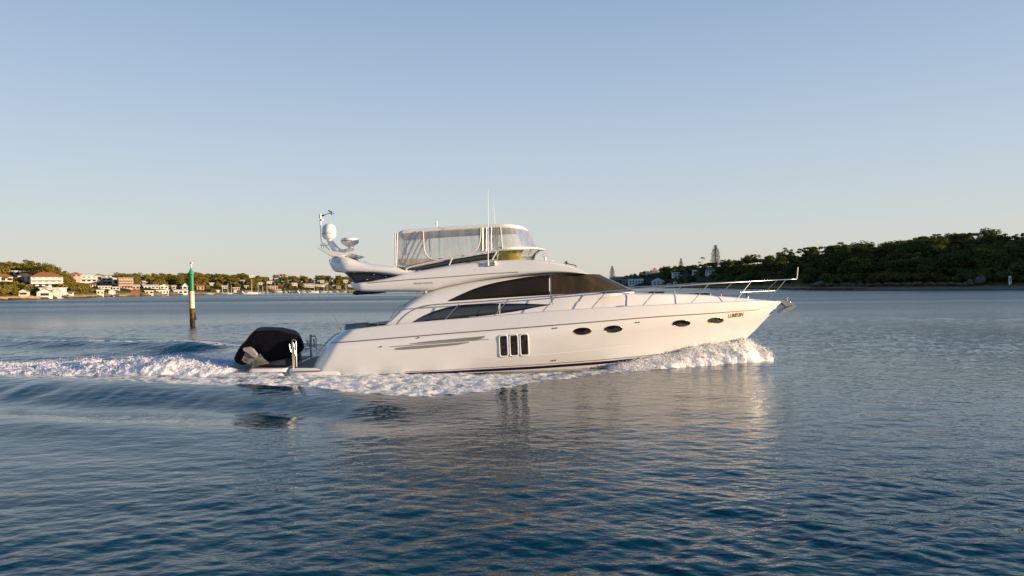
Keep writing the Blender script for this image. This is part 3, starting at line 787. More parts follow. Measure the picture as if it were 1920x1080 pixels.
# --- aerials, lights and fittings on the upper deck
q = MB(); p0 = S(915,496,fly_b,0.05); p1 = L(915,355,p0.y); q.tube([p0, L(915.4,440,p0.y), p1], [0.018,0.010,0.005], 8); q.build('whip_aerial', M['white'], yacht)
q = MB(); q.tube([S(907,494,fly_b,0.02), S(915,495,fly_b,0.05)], 0.03, 6); q.box(S(927,493.5,fly_b,0.05), (0.13,0.10,0.15)); q.tube([S(915,491,fly_b,0.05), S(915,498,fly_b,0.05)], 0.045, 8); q.tube([S(906,496,fly_b,0.03), S(924,496,fly_b,0.03)], 0.02, 6)
q.build('aerial_mount', M['white'], yacht); q = MB(); q.ico(S(926.5,494,fly_b,0.10), 0.032); q.build('side_light', M['rubber'], yacht)
q = MB(); q.tube([L(928,424,1.5), L(925,373,1.5)], [0.010,0.004], 8); q.build('whip_aerial', M['white'], yacht)
q = MB(); c = L(1022, 489, -0.8); q.tube([c, c + Vector((0,0,0.16))], 0.04, 8); q.tube([c + Vector((-0.09,0,0.20)), c + Vector((0.10,0,0.20))], [0.065, 0.075], 10); q.tube([c + Vector((0.1,0.04,0.14)), c + Vector((0.1,0.04,0.30))], 0.012, 5)
q.build('searchlight', M['white'], yacht)
q = MB(); q.box(c + Vector((0.27,0,0.0)), (0.12,0.1,0.05)); q.build('camera_pod', M['white'], yacht, False)
q = MB(); c = L(1063, 493, -0.8); q.tube([c + Vector((-0.12,0,0)), c + Vector((0.0,0,-0.02)), L(1080,498,-0.8)], [0.012,0.02,0.016], 6); q.ico(c + Vector((-0.02,0,0.03)), 0.045); q.tube([c+Vector((-.05,0,.05)), c+Vector((-.02,0,-.10))], 0.018, 5); q.tube([L(1080,498,-0.8), L(1080,504,-0.8)], 0.015, 5)
q.build('horn', M['rubber'], yacht)

# --- guard rails
def rail_b(x, z): return max(0.02, sheer_b(min(x, XE - 0.02)) - 0.13)
P_RAIL = [(741,612),(746,603),(753,596),(762,588),(772,581),(789,574),(815,571),(845,569),(900,565.5),(953,561.3),(1032,555),(1116,548),(1190,541.3),(1236,538),(1290,534.8),(1340,531.5),(1400,528.2),(1440,526)]
top_rail = [S(a, b, rail_b) for a, b in resample(P_RAIL, 90)]
tip = L(1494, 523.3, 0.0)
e = top_rail[-1]
bow = [e.lerp(Vector((tip.x, -0.16, tip.z)), t) for t in (0.35, 0.7, 0.92)]
near = top_rail + bow + [tip]
q = MB(); q.tube(near, 0.020, 8); q.mirror(); q.tube([tip, L(1495,515,0), L(1496,501,0)], 0.020, 8)
rail = q.build('guard_rail', M['steel'], yacht)
for (t, b) in (((861,570),(829,603)), ((953,562),(921.5,596)), ((1043,554.5),(1012.5,588)), ((1137,546.8),(1104.5,581)), ((1236,538.3),(1199.5,577)), ((1329,532.3),(1290,572.5)), ((1408,528),(1373.5,569)), ((1473,524.7),(1435.5,566.5))):
    pb = S(*b, rail_b); pt = S(*t, rail_b) if t[0] < 1440 else Vector((L(*t, -0.35).x, -0.35, L(*t, -0.35).z))
    for sgn in (1, -1):
        q = MB(); q.tube([(pt.x, pt.y*sgn, pt.z), (pb.x, pb.y*sgn, pb.z - 0.04)], 0.015, 8); q.lathe([(0.035,0),(0.035,0.02),(0.0,0.03)], (pb.x, pb.y*sgn, pb.z - 0.02), 8)
        q.build('stanchion', M['steel'], rail)
q = MB(); q.tube([S(1388,548,rail_b), S(1420,546.6,rail_b), Vector((L(1455,545,-0.4).x, -0.4, L(1455,545,-0.4).z))], 0.014, 8); q.pair('intermediate_rail', M['steel'], rail)

# --- foredeck gear
q = MB()
c = L(1400, 566, -0.25); q.lathe([(0.12,-0.1),(0.12,0.0),(0.07,0.03),(0.06,0.10),(0.09,0.14),(0.09,0.18),(0.05,0.21),(0.05,0.33),(0.0,0.35)], c, 14)
q.box(c + Vector((-0.2,0,-0.02)), (0.22,0.2,0.12)); q.tube([c + Vector((0.1,0,0.0)), L(1440,565,0), L(1478,567,0)], 0.022, 6)
q.build('windlass', M['steel'], yacht)
for a, b, yy in ((1265,549,1.2),(1332,555,0.8),(1352,556,-0.6)): q = MB(); q.tube([L(a,b,yy), L(a,b-4,yy)], 0.02, 6); q.build('deck_post', M['white'], yacht)
both('cleat', lambda q: (q.tube([S(1155,574.5,rail_b,0.05), S(1170,573.5,rail_b,0.05)], 0.016, 6), q.tube([S(1160,574.2,rail_b,0.05), S(1160,580,rail_b,0.04)], 0.018, 6), q.tube([S(1165,574,rail_b,0.05), S(1165,580,rail_b,0.04)], 0.018, 6)), M['steel'], yacht)
both('cleat', lambda q: (q.tube([S(880,594.5,rail_b,0.05), S(893,593.5,rail_b,0.05)], 0.03, 6), q.tube([S(885,594,rail_b,0.05), S(885,599,rail_b,0.04)], 0.03, 6)), M['steel'], yacht)
# anchor in its roller
q = MB()
def solid(mb, poly, y, w):
    P = [L(a, b, 0) for a, b in poly]
    mb.prism([(p.x, p.z) for p in P], y - w/2, y + w/2)
solid(q, [(1452,563),(1462,562),(1474,565),(1484,568.5),(1489,573),(1474,577),(1466,569)], 0, 0.22)
q.build('bow_roller', M['greyp'], yacht, True, 40)
q = MB(); solid(q, [(1460,586),(1466,580),(1474,575.5),(1486,571.5),(1491,573),(1488,576),(1480,580),(1468,585)], 0, 0.36)
q.build('anchor', M['greyp'], yacht, True, 40)
q = MB(); q.tube([L(1479,565,0), L(1481,572,0)], 0.05, 8); q.tube([L(1476.5,558,0), L(1477,566,0)], 0.012, 6); q.ico(L(1480,567,-0.05), 0.06)
q.build('anchor_pin', M['steel'], yacht)

# --- swim platform, stern fittings
def slab(px0, px1, yt, yb, bw, r=0.05):
    q = MB(); a = L(px0, yt, -bw); b = L(px1, yt, -bw); zb = L(px0, yb, -bw).z
    x0, x1, z1 = a.x, b.x, (a.z + b.z) / 2; cx = (x0+x1)/2
    for (dz, ins) in (): pass
    rr = []
    for z, ins in ((zb, 0.05), (zb + 0.02, 0.0), (z1 - 0.03, 0.0), (z1, 0.03)):
        ring = []
        for sx, sy_ in ((-1,-1),(1,-1),(1,1),(-1,1)):
            for k in range(5):
                ang = {(-1,-1):180, (1,-1):270, (1,1):0, (-1,1):90}[(sx,sy_)] + 90*k/4
                rc = 0.14
                ring.append((cx + sx*((x1-x0)/2 - ins - rc) + rc*math.cos(R(ang)), sy_*(bw - ins - rc) + rc*math.sin(R(ang)), z))
        rr.append(ring)
    q.grid(rr, closed=True); q.add(rr[-1], [tuple(range(20))]); q.add(rr[0], [tuple(range(20))[::-1]])
    return q, z1, x0, x1
q, zp, xp0, xp1 = slab(465, 538.5, 691.3, 699.5, 2.12)
plat = q.build('swim_platform', M['gel'], yacht, True, 40)
q = MB(); q.box(((xp0+xp1)/2, 0, zp + 0.004), (xp1-xp0-0.16, 4.0, 0.012)); q.build('teak_planking', M['teak'], plat, False)
q, zq, xq0, xq1 = slab(540.5, 640, 690.3, 706, 2.14)
ledge = q.build('stern_ledge', M['gel'], yacht, True, 40)
q = MB(); q.box(((xq0+xq1)/2 - 0.2, 0, zq + 0.004), (xq1-xq0-0.3, 3.9, 0.012)); q.build('teak_planking', M['teak'], ledge, False)
q = MB(); q.tube([(xq0+0.1, -2.16, zq-0.11), (xq0+1.1, -2.17, zq-0.09)], 0.022, 6); q.pair('rubbing_strip', M['groove'], ledge)
q = MB(); q.box(((xp0+xp1)/2 + 0.5, -1.3, zp - 0.35), (1.9, 0.14, 0.5)); q.pair('platform_lift', M['greyp'], plat, False)
def hoop(y, pts_list, name, m):
    for P in pts_list: pass
q = MB(); yy = -1.95
q.tube([L(549.5,690,yy), L(548,642,yy), L(548.5,638,yy), L(551,636.3,yy), L(554,637.5,yy), L(555,642,yy), L(556,688,yy)], 0.021, 8)
q.tube([L(542,645.5,yy), L(545.5,660,yy)], 0.022, 8); q.tube([L(549.5,643,yy), L(554,668,yy)], 0.022, 8); q.tube([L(552,650,yy), L(552,689,yy)], 0.02, 6)
q.tube([L(545.5,660,yy), L(555,660,yy)], 0.02, 6)
q.build('stern_gate', M['steel'], yacht)
q = MB(); yy = 1.95
q.tube([L(582.5,627,yy), L(582.5,652,yy), L(584.5,672,yy)], 0.05, 8)
q.tube([L(582.5,630.5,yy), L(590,630,yy), L(592.5,632,yy), L(594,655,yy)], 0.028, 8); q.tube([L(576,637,yy), L(578.5,649,yy)], 0.04, 8); q.tube([L(588,635,yy), L(590,650,yy)], 0.03, 8); q.tube([L(578.5,649,yy), L(594,651,yy)], 0.02, 6)
q.build('stern_gate', M['steel'], yacht)
q = MB(); q.tube([L(640,623,-1.7), L(628,628,-1.75), L(612,642,-1.8), L(603,650,-1.85), L(592,668,-1.9)], 0.026, 8); q.tube([L(605,648,-1.85), L(591,662,-1.9)], 0.04, 8); q.pair('transom_handrail', M['steel'], yacht)
q = MB(); q.tube([L(640,616,-1.9), L(618,577,-1.9)], [0.016, 0.007], 6); q.ico(L(640,617,-1.9), 0.04); q.build('flagstaff', M['groove'], yacht)
q = MB(); q.tube([L(732,597,-1.8), L(738,587,-1.8), L(748,577,-1.8), L(760,569.5,-1.8), L(769,565.8,-1.8), L(773,567.5,-1.8)], 0.020, 8); q.pair('cockpit_handrail', M['steel'], yacht)
q = MB(); a = L(650,616,-1.4); b = L(690,613,-1.4)
q.tube([a + Vector((-0.02,0,0)), a, b, b + Vector((0.06,0,-0.02))], [0.06, 0.15, 0.165, 0.1], 16); 
q.box(((a.x+b.x)/2, 0.2, a.z - 0.28), (0.9, 3.0, 0.3)); 
bol = q.build('aft_seat', M['cushion'], yacht, True, 40)
q = MB(); q.lathe([(0.0, -0.02), (0.10, -0.01), (0.145, 0.03)], (0,0,0), 16)
q.v = [(a.x - 0.05 + z, a.y + x, a.z + y) for x, y, z in q.v]; q.build('bolster_end', M['cream'], bol)
yy = 0.4
for px in (699, 716): 
    q = MB(); q.box(L(px, 613.5, yy), (0.26, 0.5, 0.06)); q.tube([L(px-5,609,yy), L(px+6,609,yy), L(px+7,615,yy)], 0.03, 6)
    q.tube([L(px-4,614,yy), L(px-4,628,yy)], 0.02, 5); q.tube([L(px+5,614,yy), L(px+5,628,yy)], 0.02, 5)
    tag(q.build('deck_chair', M['rubber'], None, False), 'small dark folding chair on the aft deck, ' + ('next to the grey seat' if px == 699 else 'nearer to the cabin side'), 'chair').matrix_world = yacht_m

# ================================================================== COVERED TENDER ON THE SWIM PLATFORM
tender = empty('covered_tender', ORG + Vector((0, 0, 0)), YAW, 'small inflatable tender under a black canvas cover, carried across the yacht stern platform', 'tender')
YT = -1.45
prof = [(439,673),(441,664),(450,650),(460,639),(469,628.5),(477,621),(485,619),(510,618.8),(530,619.2),(546,623.5),(558,626.5),(565,632),(570,643),(570,652),(567,659),(558,664.5),(547,669),(527,675),(508,678),(499,677.5),(492,668),(486,660),(476,658),(466,666),(461,684),(450,684.5),(443,680)]
pp = [L(a, b, YT) for a, b in prof]
cx = sum(p.x for p in pp) / len(pp); cz = sum(p.z for p in pp) / len(pp)
NP = 96
pr = [(p.x, p.z) for p in pp]; pr.append(pr[0])
dd = np.concatenate([[0], np.cumsum([math.hypot(pr[i+1][0]-pr[i][0], pr[i+1][1]-pr[i][1]) for i in range(len(pr)-1)])])
tq = np.linspace(0, dd[-1], NP, endpoint=False)
ox = np.interp(tq, dd, [p[0] for p in pr]); oz = np.interp(tq, dd, [p[1] for p in pr])
rws = []
for y, k, up in ((-1.60,0.0,-.02),(-1.585,0.60,-.01),(-1.56,0.90,0),(-1.50,0.975,0),(-1.40,1.0,0),(-1.15,1.0,0),(-0.7,1.0,0.02),(-0.2,1.0,0.03),(0.4,0.97,0.03),(0.9,0.90,0.03),(1.3,0.78,0.04),(1.6,0.60,0.05),(1.8,0.35,0.05),(1.9,0.0,0.05)):
    r = []
    for i in range(NP):
        x = cx + (ox[i]-cx)*k - 0.27 * max(0.0, y + 1.45); z = cz + (oz[i]-cz)*k + up
        n = (float(fbm(x*1.6, y*1.1, z*1.6, 2)) * 0.022 + 0.05 * (0.5 - abs(((x*0.9 + z*1.5 + y*.4) * 1.1) % 1.0 - 0.5)) - 0.02) * (1 if k > .5 else 0)
        r.append((x + (ox[i]-cx)*n, y, z + (oz[i]-cz)*n))
    rws.append(r)
q = MB(); q.grid(rws, closed=True, flip=False); q.build('canvas_cover', M['cover'], tender, True, 24)
q = MB()
def Lo(a, b): return L(a, b, YT - 0.12)
def loopbox(mb, P, y0, y1, mi=0):
    mb.prism([(Lo(a, b).x, Lo(a, b).z) for a, b in P], y0, y1, mi)
loopbox(q, [(460.5,653),(463,650.5),(470,650),(477,654),(484,661),(487,667),(484,669.5),(478,667),(470,660),(463,657)], -1.86, -1.54)
eng = q.build('outboard_cowl', M['greyp'], tender, True, 50)
q = MB(); loopbox(q, [(461,666),(465,660),(468,658.5),(480,667),(477,675),(472,681),(462,678),(457.5,674)], -1.80, -1.52); q.build('outboard_midsection', M['engine'], tender, True, 50)
q = MB(); loopbox(q, [(478,668),(490,664),(497,672),(508,680.5),(494,683),(480,684.5),(475,682)], -1.78, -1.5); q.build('transom_bracket', M['engine'], tender, True, 50)
q = MB(); q.tube([Lo(479,676), Lo(477,684), Lo(474,689)], 0.035, 6); q.tube([Lo(459,665), Lo(466,657)], 0.03, 6); q.build('tilt_strut', M['steel'], tender)
ck = empty('tender_chocks', ORG, YAW, 'low pale cradle carrying the tender on the platform', 'cradle')
q = MB(); za = zp + 0.012; q.box((L(500,690,-1.2).x, -1.25, za+0.10), (1.3, 0.12, 0.18)); q.build('cradle_beam', M['greyp'], ck, False)
q = MB(); q.box((L(500,690,-1.2).x, 0.9, za+0.12), (1.3, 0.12, 0.22)); q.build('cradle_beam', M['greyp'], ck, False)

# ================================================================== WATER
OUT = [(1452,681),(1430,684),(1400,686),(1350,688.5),(1280,693),(1220,698),(1150,703.5),(1100,708.5),(1060,712.5),(1020,717),(960,725),(900,733),(840,738),(780,740),(720,738.5),(660,733),(600,727),(540,722),(480,719),(420,718),(360,718),(300,718),(200,716),(100,712),(0,708),(-300,704)]
og = [to_local(ground(a, b, float(np.interp(a, [500, 900, 1100], [0.17, 0.08, 0.0])))) for a, b in OUT][::-1]
EX = np.array([p.x for p in og]); EY = np.array([-p.y for p in og])
EX = np.concatenate([[-60], EX]); EY = np.concatenate([[EY[0] + 2.0], EY])
def edge_y(x): return np.interp(x, EX, EY)
XB = EX[-1]
def wake(X, Y):
    """height and foam cover of the sea around the boat"""
    x = (X - ORG.x) * cy + (Y - ORG.y) * sy; y = -(X - ORG.x) * sy + (Y - ORG.y) * cy
    e = edge_y(x) + 0.16 * vnoise(x * 1.3, y * .4) + 0.07 * vnoise(x * 4.1, y)
    d = np.abs(y) - e                                  # outside positive
    fwd = sstep(XB + 0.8, XB - 0.6, x)
    near = y < 0
    amp = np.interp(x, [-40, -12, -3, 0, 3, 7, 12, XB], [0.16, 0.22, 0.22, 0.13, 0.12, 0.04, 0.05, 0.10])
    outw = np.where(d > 0, 0.5 * (1 + np.cos(np.pi * np.clip(d / 2.6, 0, 1))) , 0.72 + 0.28 * np.exp(-(d / 0.8) ** 2))
    outw = np.where((x > 1.2) & (d < 0), outw * np.clip((np.abs(y) - hullw(x)) / 0.9 + 0.05, 0.05, 1), outw)
    h = amp * outw * fwd
    h += -0.13 * np.exp(-((d - 3.0) / 1.1) ** 2) * fwd * sstep(9, 2, x)
    h += 0.13 * np.exp(-((d - 5.6) / 1.2) ** 2) * sstep(6, -4, x) * np.where(near, 1, 0.4)
    # diverging wave on the far side
    yr = 4.0 + 0.42 * (5.0 - x) + 0.3 * vnoise(x * .5, 0.3)
    h += np.where(~near, 0.46 * np.exp(-((y - yr) / np.where(y < yr, 1.5, 0.8)) ** 2) * sstep(4, -1, x) * np.interp(x, [-40, -18, 0], [0.12, 0.7, 1]), 0)
    yr2 = yr + 4.5
    h += np.where(~near, 0.16 * np.exp(-((y - yr2) / 1.1) ** 2) * sstep(2, -6, x), 0)
    # turbulent trail
    tr = np.exp(-(y / 2.6) ** 2) * sstep(0.8, -1.5, x)
    h += tr * 0.05 * fbm(x * 1.6, y * 1.6, 0.0, 3)
    # foam
    ins = sstep(0.03, -0.16, d) * fwd
    rim = np.exp(-(np.clip(d, -9, 0) / 0.5) ** 2) * (d < 0.05)
    body = np.interp(x, [-60, -25, -8, 0, 6, 9.5, 11, 12.5, XB], [0.28, 0.42, 0.60, 0.74, 0.80, 0.72, 0.66, 0.90, 1.0])
    f = ins * body * np.where(np.abs(y) > 2.9, 1.0, np.where(x > 0, 0.9, 1.0))
    gap = sstep(6.8, 8.6, x) * sstep(13.2, 11.5, x) * sstep(1.2, -0.2, np.abs(y) - hullw(x) - 0.15)
    f = f * (1 - 0.95 * gap)
    f = np.where((x < 0.5) & (np.abs(y) > 2.6), f * np.interp(-x, [0, 6, 20], [0.95, 0.72, 0.5]), f)
    fr2 = np.where(~near, 0.65 * np.exp(-((y - yr) / 0.5) ** 2) * sstep(1, -3, x) * sstep(-26, -8, x), 0)
    return h, np.clip(np.maximum(f, fr2), 0, 1)
_hx = np.linspace(1.5, XB, 60); _hw = np.array([hull_b(a, 0.15) for a in _hx])
def hullw(x): return np.interp(x, _hx, _hw, left=2.1, right=0.0)

WV = []
wr = np.random.default_rng(5)
for i in range(66):
    lam = 0.22 * (11.0 ** wr.random() ** 1.45)
    th = math.radians(-90 + wr.normal(0, 30) + (12 if i % 2 else -14))
    slope = 0.0175 * (0.6 + 0.8 * wr.random()) * (1.35 if lam < 0.9 else 0.75)
    WV.append((2*math.pi/lam, th, slope * lam / (2*math.pi), wr.random() * 6.28, lam))
def sea(X, Y, step):
    Xw = X + 0.35 * vnoise(X * .23, Y * .23, 3.1); Yw = Y + 0.35 * vnoise(X * .21, Y * .25, 8.7)
    h = np.zeros_like(X); gust = 0.75 + 0.5 * vnoise(X * 0.11, Y * 0.05, 1.7)
    for k, th, a, ph, lam in WV:
        att = np.clip((lam / (step * 2.2 + 1e-6)) - 1.0, 0, 1)
        if att.max() <= 0: continue
        h += a * att * np.sin(k * (Xw * math.cos(th) + Yw * math.sin(th)) + ph)
    return h * gust * (1 + (np.interp(Y, [0, 8, 11.5, 16, 24, 34], [1.35, 1.2, 0.68, 0.48, 0.36, 0.85]) - 1) * sstep(26, 12, np.abs(X)))
ring = [2.0]
while ring[-1] < 62:
    r = ring[-1]; ring.append(r + max(0.018, min(r * r / (H * 693) * 0.85, 0.11)))
while ring[-1] < 6000:
    r = ring[-1]; dr_ = min((r - ring[-2]) * 1.05, 0.022 * r); ring.append(r + dr_)
ring = np.array(ring)
ang = np.concatenate([np.linspace(-180, -44, 60, endpoint=False), np.linspace(-44, 44, 860), np.linspace(44, 180, 61)[1:-1]])
ang = np.radians(ang)
RR, AA = np.meshgrid(ring, ang, indexing='ij')
X = RR * np.sin(AA); Y = RR * np.cos(AA)
st = np.maximum(np.gradient(ring)[:, None] * np.ones_like(X), RR * np.radians(0.11))
st = np.where(np.abs(AA) > math.radians(44), RR * 0.05 + 0.05, st)
Z = sea(X, Y, st)
hw_, fo = wake(X, Y)
near_m = (RR < 110)
hw_ = np.where(near_m, hw_, 0); fo = np.where(near_m, fo, 0)
Z = Z * np.where(fo > 0.3, 0.45, 1.0) * np.clip(1.2 - RR / 300.0, 0.0, 1) + hw_
Z += fo * near_m * 0.05 * fbm(X * 3.5, Y * 3.5, 0.0, 3)
nr, na = X.shape
verts = np.empty((nr * na + 1, 3), np.float32); verts[:-1, 0] = X.ravel(); verts[:-1, 1] = Y.ravel(); verts[:-1, 2] = Z.ravel(); verts[-1] = (0, 0, 0)
ii, jj = np.meshgrid(np.arange(nr - 1), np.arange(na), indexing='ij'); jn = (jj + 1) % na
quads = np.stack([ii * na + jj, (ii + 1) * na + jj, (ii + 1) * na + jn, ii * na + jn], -1).reshape(-1, 4)[:, ::-1]
tri = np.stack([np.full(na, nr * na), (np.arange(na) + 1) % na, np.arange(na)], -1)
me = bpy.data.meshes.new('water')
me.vertices.add(len(verts)); me.vertices.foreach_set('co', verts.ravel())
nl = quads.size + tri.size; me.loops.add(nl); me.loops.foreach_set('vertex_index', np.concatenate([quads.ravel(), tri.ravel()]).astype(np.int32))
npoly = len(quads) + len(tri); me.polygons.add(npoly)
ls = np.concatenate([np.arange(len(quads)) * 4, len(quads) * 4 + np.arange(len(tri)) * 3]).astype(np.int32)
me.polygons.foreach_set('loop_start', ls)
try: me.polygons.foreach_set('loop_total', np.concatenate([np.full(len(quads), 4), np.full(len(tri), 3)]).astype(np.int32))
except Exception: pass
me.polygons.foreach_set('use_smooth', np.ones(npoly, bool))
me.update(calc_edges=True)
at_ = me.attributes.new('foam', 'FLOAT', 'POINT'); at_.data.foreach_set('value', np.concatenate([fo.ravel(), [0]]).astype(np.float32))
at2 = me.attributes.new('ripple', 'FLOAT', 'POINT'); rip = np.interp(Y, [0, 8, 11.5, 16, 24, 34], [1.3, 1.2, 0.65, 0.45, 0.36, 0.9]); rip = 1 + (rip - 1) * sstep(26, 12, np.abs(X)); at2.data.foreach_set('value', np.concatenate([rip.ravel(), [1]]).astype(np.float32))
if me.polygons[len(quads)//2].normal.z < 0: me.flip_normals()
water = bpy.data.objects.new('water', me); COL.objects.link(water); tag(water, kind='structure')

def foam_shader(n, l, dense):
    if dense == 2:
        p_ = n.new('ShaderNodeBsdfPrincipled'); p_.inputs['Base Color'].default_value = (0.96, 0.96, 0.96, 1); p_.inputs['Roughness'].default_value = 0.7
        p_.inputs['Subsurface Weight'].default_value = 1.0; p_.inputs['Subsurface Radius'].default_value = (0.9, 1.0, 1.0); p_.inputs['Subsurface Scale'].default_value = 0.35; p_.inputs['Specular IOR Level'].default_value = 0.2
        return p_, p_, p_
    fb = n.new('ShaderNodeBsdfDiffuse'); fb.inputs[0].default_value = (0.82, 0.82, 0.82, 1)
    tb = n.new('ShaderNodeBsdfTranslucent'); tb.inputs[0].default_value = (0.75, 0.78, 0.78, 1)
    mx = n.new('ShaderNodeMixShader'); mx.inputs[0].default_value = 0.28
    l.new(fb.outputs[0], mx.inputs[1]); l.new(tb.outputs[0], mx.inputs[2])
    return mx, fb, tb
wm = bpy.data.materials.new('river_water'); wm.use_nodes = True
n = wm.node_tree.nodes; l = wm.node_tree.links; b = n['Principled BSDF']
b.inputs['Base Color'].default_value = (0.0015, 0.036, 0.055, 1); b.inputs['Roughness'].default_value = 0.04; b.inputs['IOR'].default_value = 1.333; b.inputs['Specular IOR Level'].default_value = 0.5
geo = n.new('ShaderNodeNewGeometry')
def noise(scale, det, sx=1, sy_=1, rot=0):
    mp = n.new('ShaderNodeMapping'); mp.inputs['Scale'].default_value = (sx, sy_, 1); mp.inputs['Rotation'].default_value = (0, 0, R(rot))
    t = n.new('ShaderNodeTexNoise'); t.inputs['Scale'].default_value = scale; t.inputs['Detail'].default_value = det
    l.new(geo.outputs['Position'], mp.inputs[0]); l.new(mp.outputs[0], t.inputs['Vector']); return t
n1 = noise(3.8, 2.0, 0.68, 1.2, 14); n2 = noise(8.0, 2.5, 0.7, 1.15, -18); n3 = noise(0.035, 2.0, 0.35, 1.0)
sm = n.new('ShaderNodeMath'); sm.operation = 'MULTIPLY_ADD'; sm.inputs[1].default_value = 0.45
l.new(n2.outputs[0], sm.inputs[0]); l.new(n1.outputs[0], sm.inputs[2])
gm = n.new('ShaderNodeMapRange'); gm.inputs[1].default_value = 0.38; gm.inputs[2].default_value = 0.62; gm.inputs[3].default_value = 0.35; gm.inputs[4].default_value = 1.15
l.new(n3.outputs[0], gm.inputs[0])
bp = n.new('ShaderNodeBump'); bp.inputs['Distance'].default_value = 0.060; ra = n.new('ShaderNodeAttribute'); ra.attribute_name = 'ripple'; rm_2 = n.new('ShaderNodeMath'); rm_2.operation = 'MULTIPLY'; l.new(gm.outputs[0], rm_2.inputs[0]); l.new(ra.outputs['Fac'], rm_2.inputs[1]); l.new(rm_2.outputs[0], bp.inputs['Strength']); l.new(sm.outputs[0], bp.inputs['Height'])
l.new(bp.outputs[0], b.inputs['Normal'])
atn = n.new('ShaderNodeAttribute'); atn.attribute_name = 'foam'
f1 = noise(2.4, 6, 0.55, 1.0, 4); f2 = noise(9.0, 4)
fa = n.new('ShaderNodeMath'); fa.operation = 'MULTIPLY_ADD'; fa.inputs[1].default_value = 0.5; l.new(f2.outputs[0], fa.inputs[0]); l.new(f1.outputs[0], fa.inputs[2])
th = n.new('ShaderNodeMath'); th.operation = 'MULTIPLY_ADD'; th.inputs[1].default_value = -0.66; th.inputs[2].default_value = 1.06; l.new(atn.outputs['Fac'], th.inputs[0])
df_ = n.new('ShaderNodeMath'); df_.operation = 'SUBTRACT'; l.new(fa.outputs[0], df_.inputs[0]); l.new(th.outputs[0], df_.inputs[1])
mr = n.new('ShaderNodeMapRange'); mr.inputs[1].default_value = -0.03; mr.inputs[2].default_value = 0.16; l.new(df_.outputs[0], mr.inputs[0])
mfo, fdf, ftb = foam_shader(n, l, 1)
bf = n.new('ShaderNodeBump'); bf.inputs['Distance'].default_value = 0.12; bf.inputs['Strength'].default_value = 0.8; l.new(fa.outputs[0], bf.inputs['Height']); l.new(bf.outputs[0], fdf.inputs['Normal'])
ms = n.new('ShaderNodeMixShader'); l.new(mr.outputs[0], ms.inputs[0]); l.new(b.outputs[0], ms.inputs[1]); l.new(mfo.outputs[0], ms.inputs[2])
l.new(ms.outputs[0], n['Material Output'].inputs[0])
# wind-roughened water away from the sheltered reach near the yacht: position based
sp_ = n.new('ShaderNodeSeparateXYZ'); l.new(geo.outputs['Position'], sp_.inputs[0])
rg = n.new('ShaderNodeMapRange'); rg.inputs[2].default_value = 500; l.new(sp_.outputs[1], rg.inputs[0])
rr2 = n.new('ShaderNodeValToRGB'); er = rr2.color_ramp
while len(er.elements) < 4: er.elements.new(0.5)
for e_, (p_, c_) in zip(er.elements, [(0.055, .04), (0.22, .36), (0.45, .34), (0.9, .20)]): e_.position = p_; e_.color = (c_, c_, c_, 1)
l.new(rg.outputs[0], rr2.inputs[0]); n4 = noise(0.02, 3.0, 0.12, 1.0, 3); m4 = n.new('ShaderNodeMapRange'); m4.inputs[1].default_value = 0.35; m4.inputs[2].default_value = 0.65; m4.inputs[3].default_value = 0.55; m4.inputs[4].default_value = 1.3; l.new(n4.outputs[0], m4.inputs[0])
mm4 = n.new('ShaderNodeMath'); mm4.operation = 'MULTIPLY'; l.new(rr2.outputs[0], mm4.inputs[0]); l.new(m4.outputs[0], mm4.inputs[1]); l.new(mm4.outputs[0], b.inputs['Roughness'])
me.materials.append(wm)

# ------------------------------------------------------------------ standing foam and spray
fm = bpy.data.materials.new('sea_foam'); fm.use_nodes = True
n = fm.node_tree.nodes; l = fm.node_tree.links; n.remove(n['Principled BSDF'])
mfo, fdf, ftb = foam_shader(n, l, 2)
geo = n.new('ShaderNodeNewGeometry'); t = n.new('ShaderNodeTexNoise'); t.inputs['Scale'].default_value = 22; t.inputs['Detail'].default_value = 6; l.new(geo.outputs['Position'], t.inputs['Vector'])
bf = n.new('ShaderNodeBump'); bf.inputs['Distance'].default_value = 0.016; l.new(t.outputs[0], bf.inputs['Height']); l.new(bf.outputs[0], fdf.inputs['Normal'])
l.new(mfo.outputs[0], n['Material Output'].inputs[0])

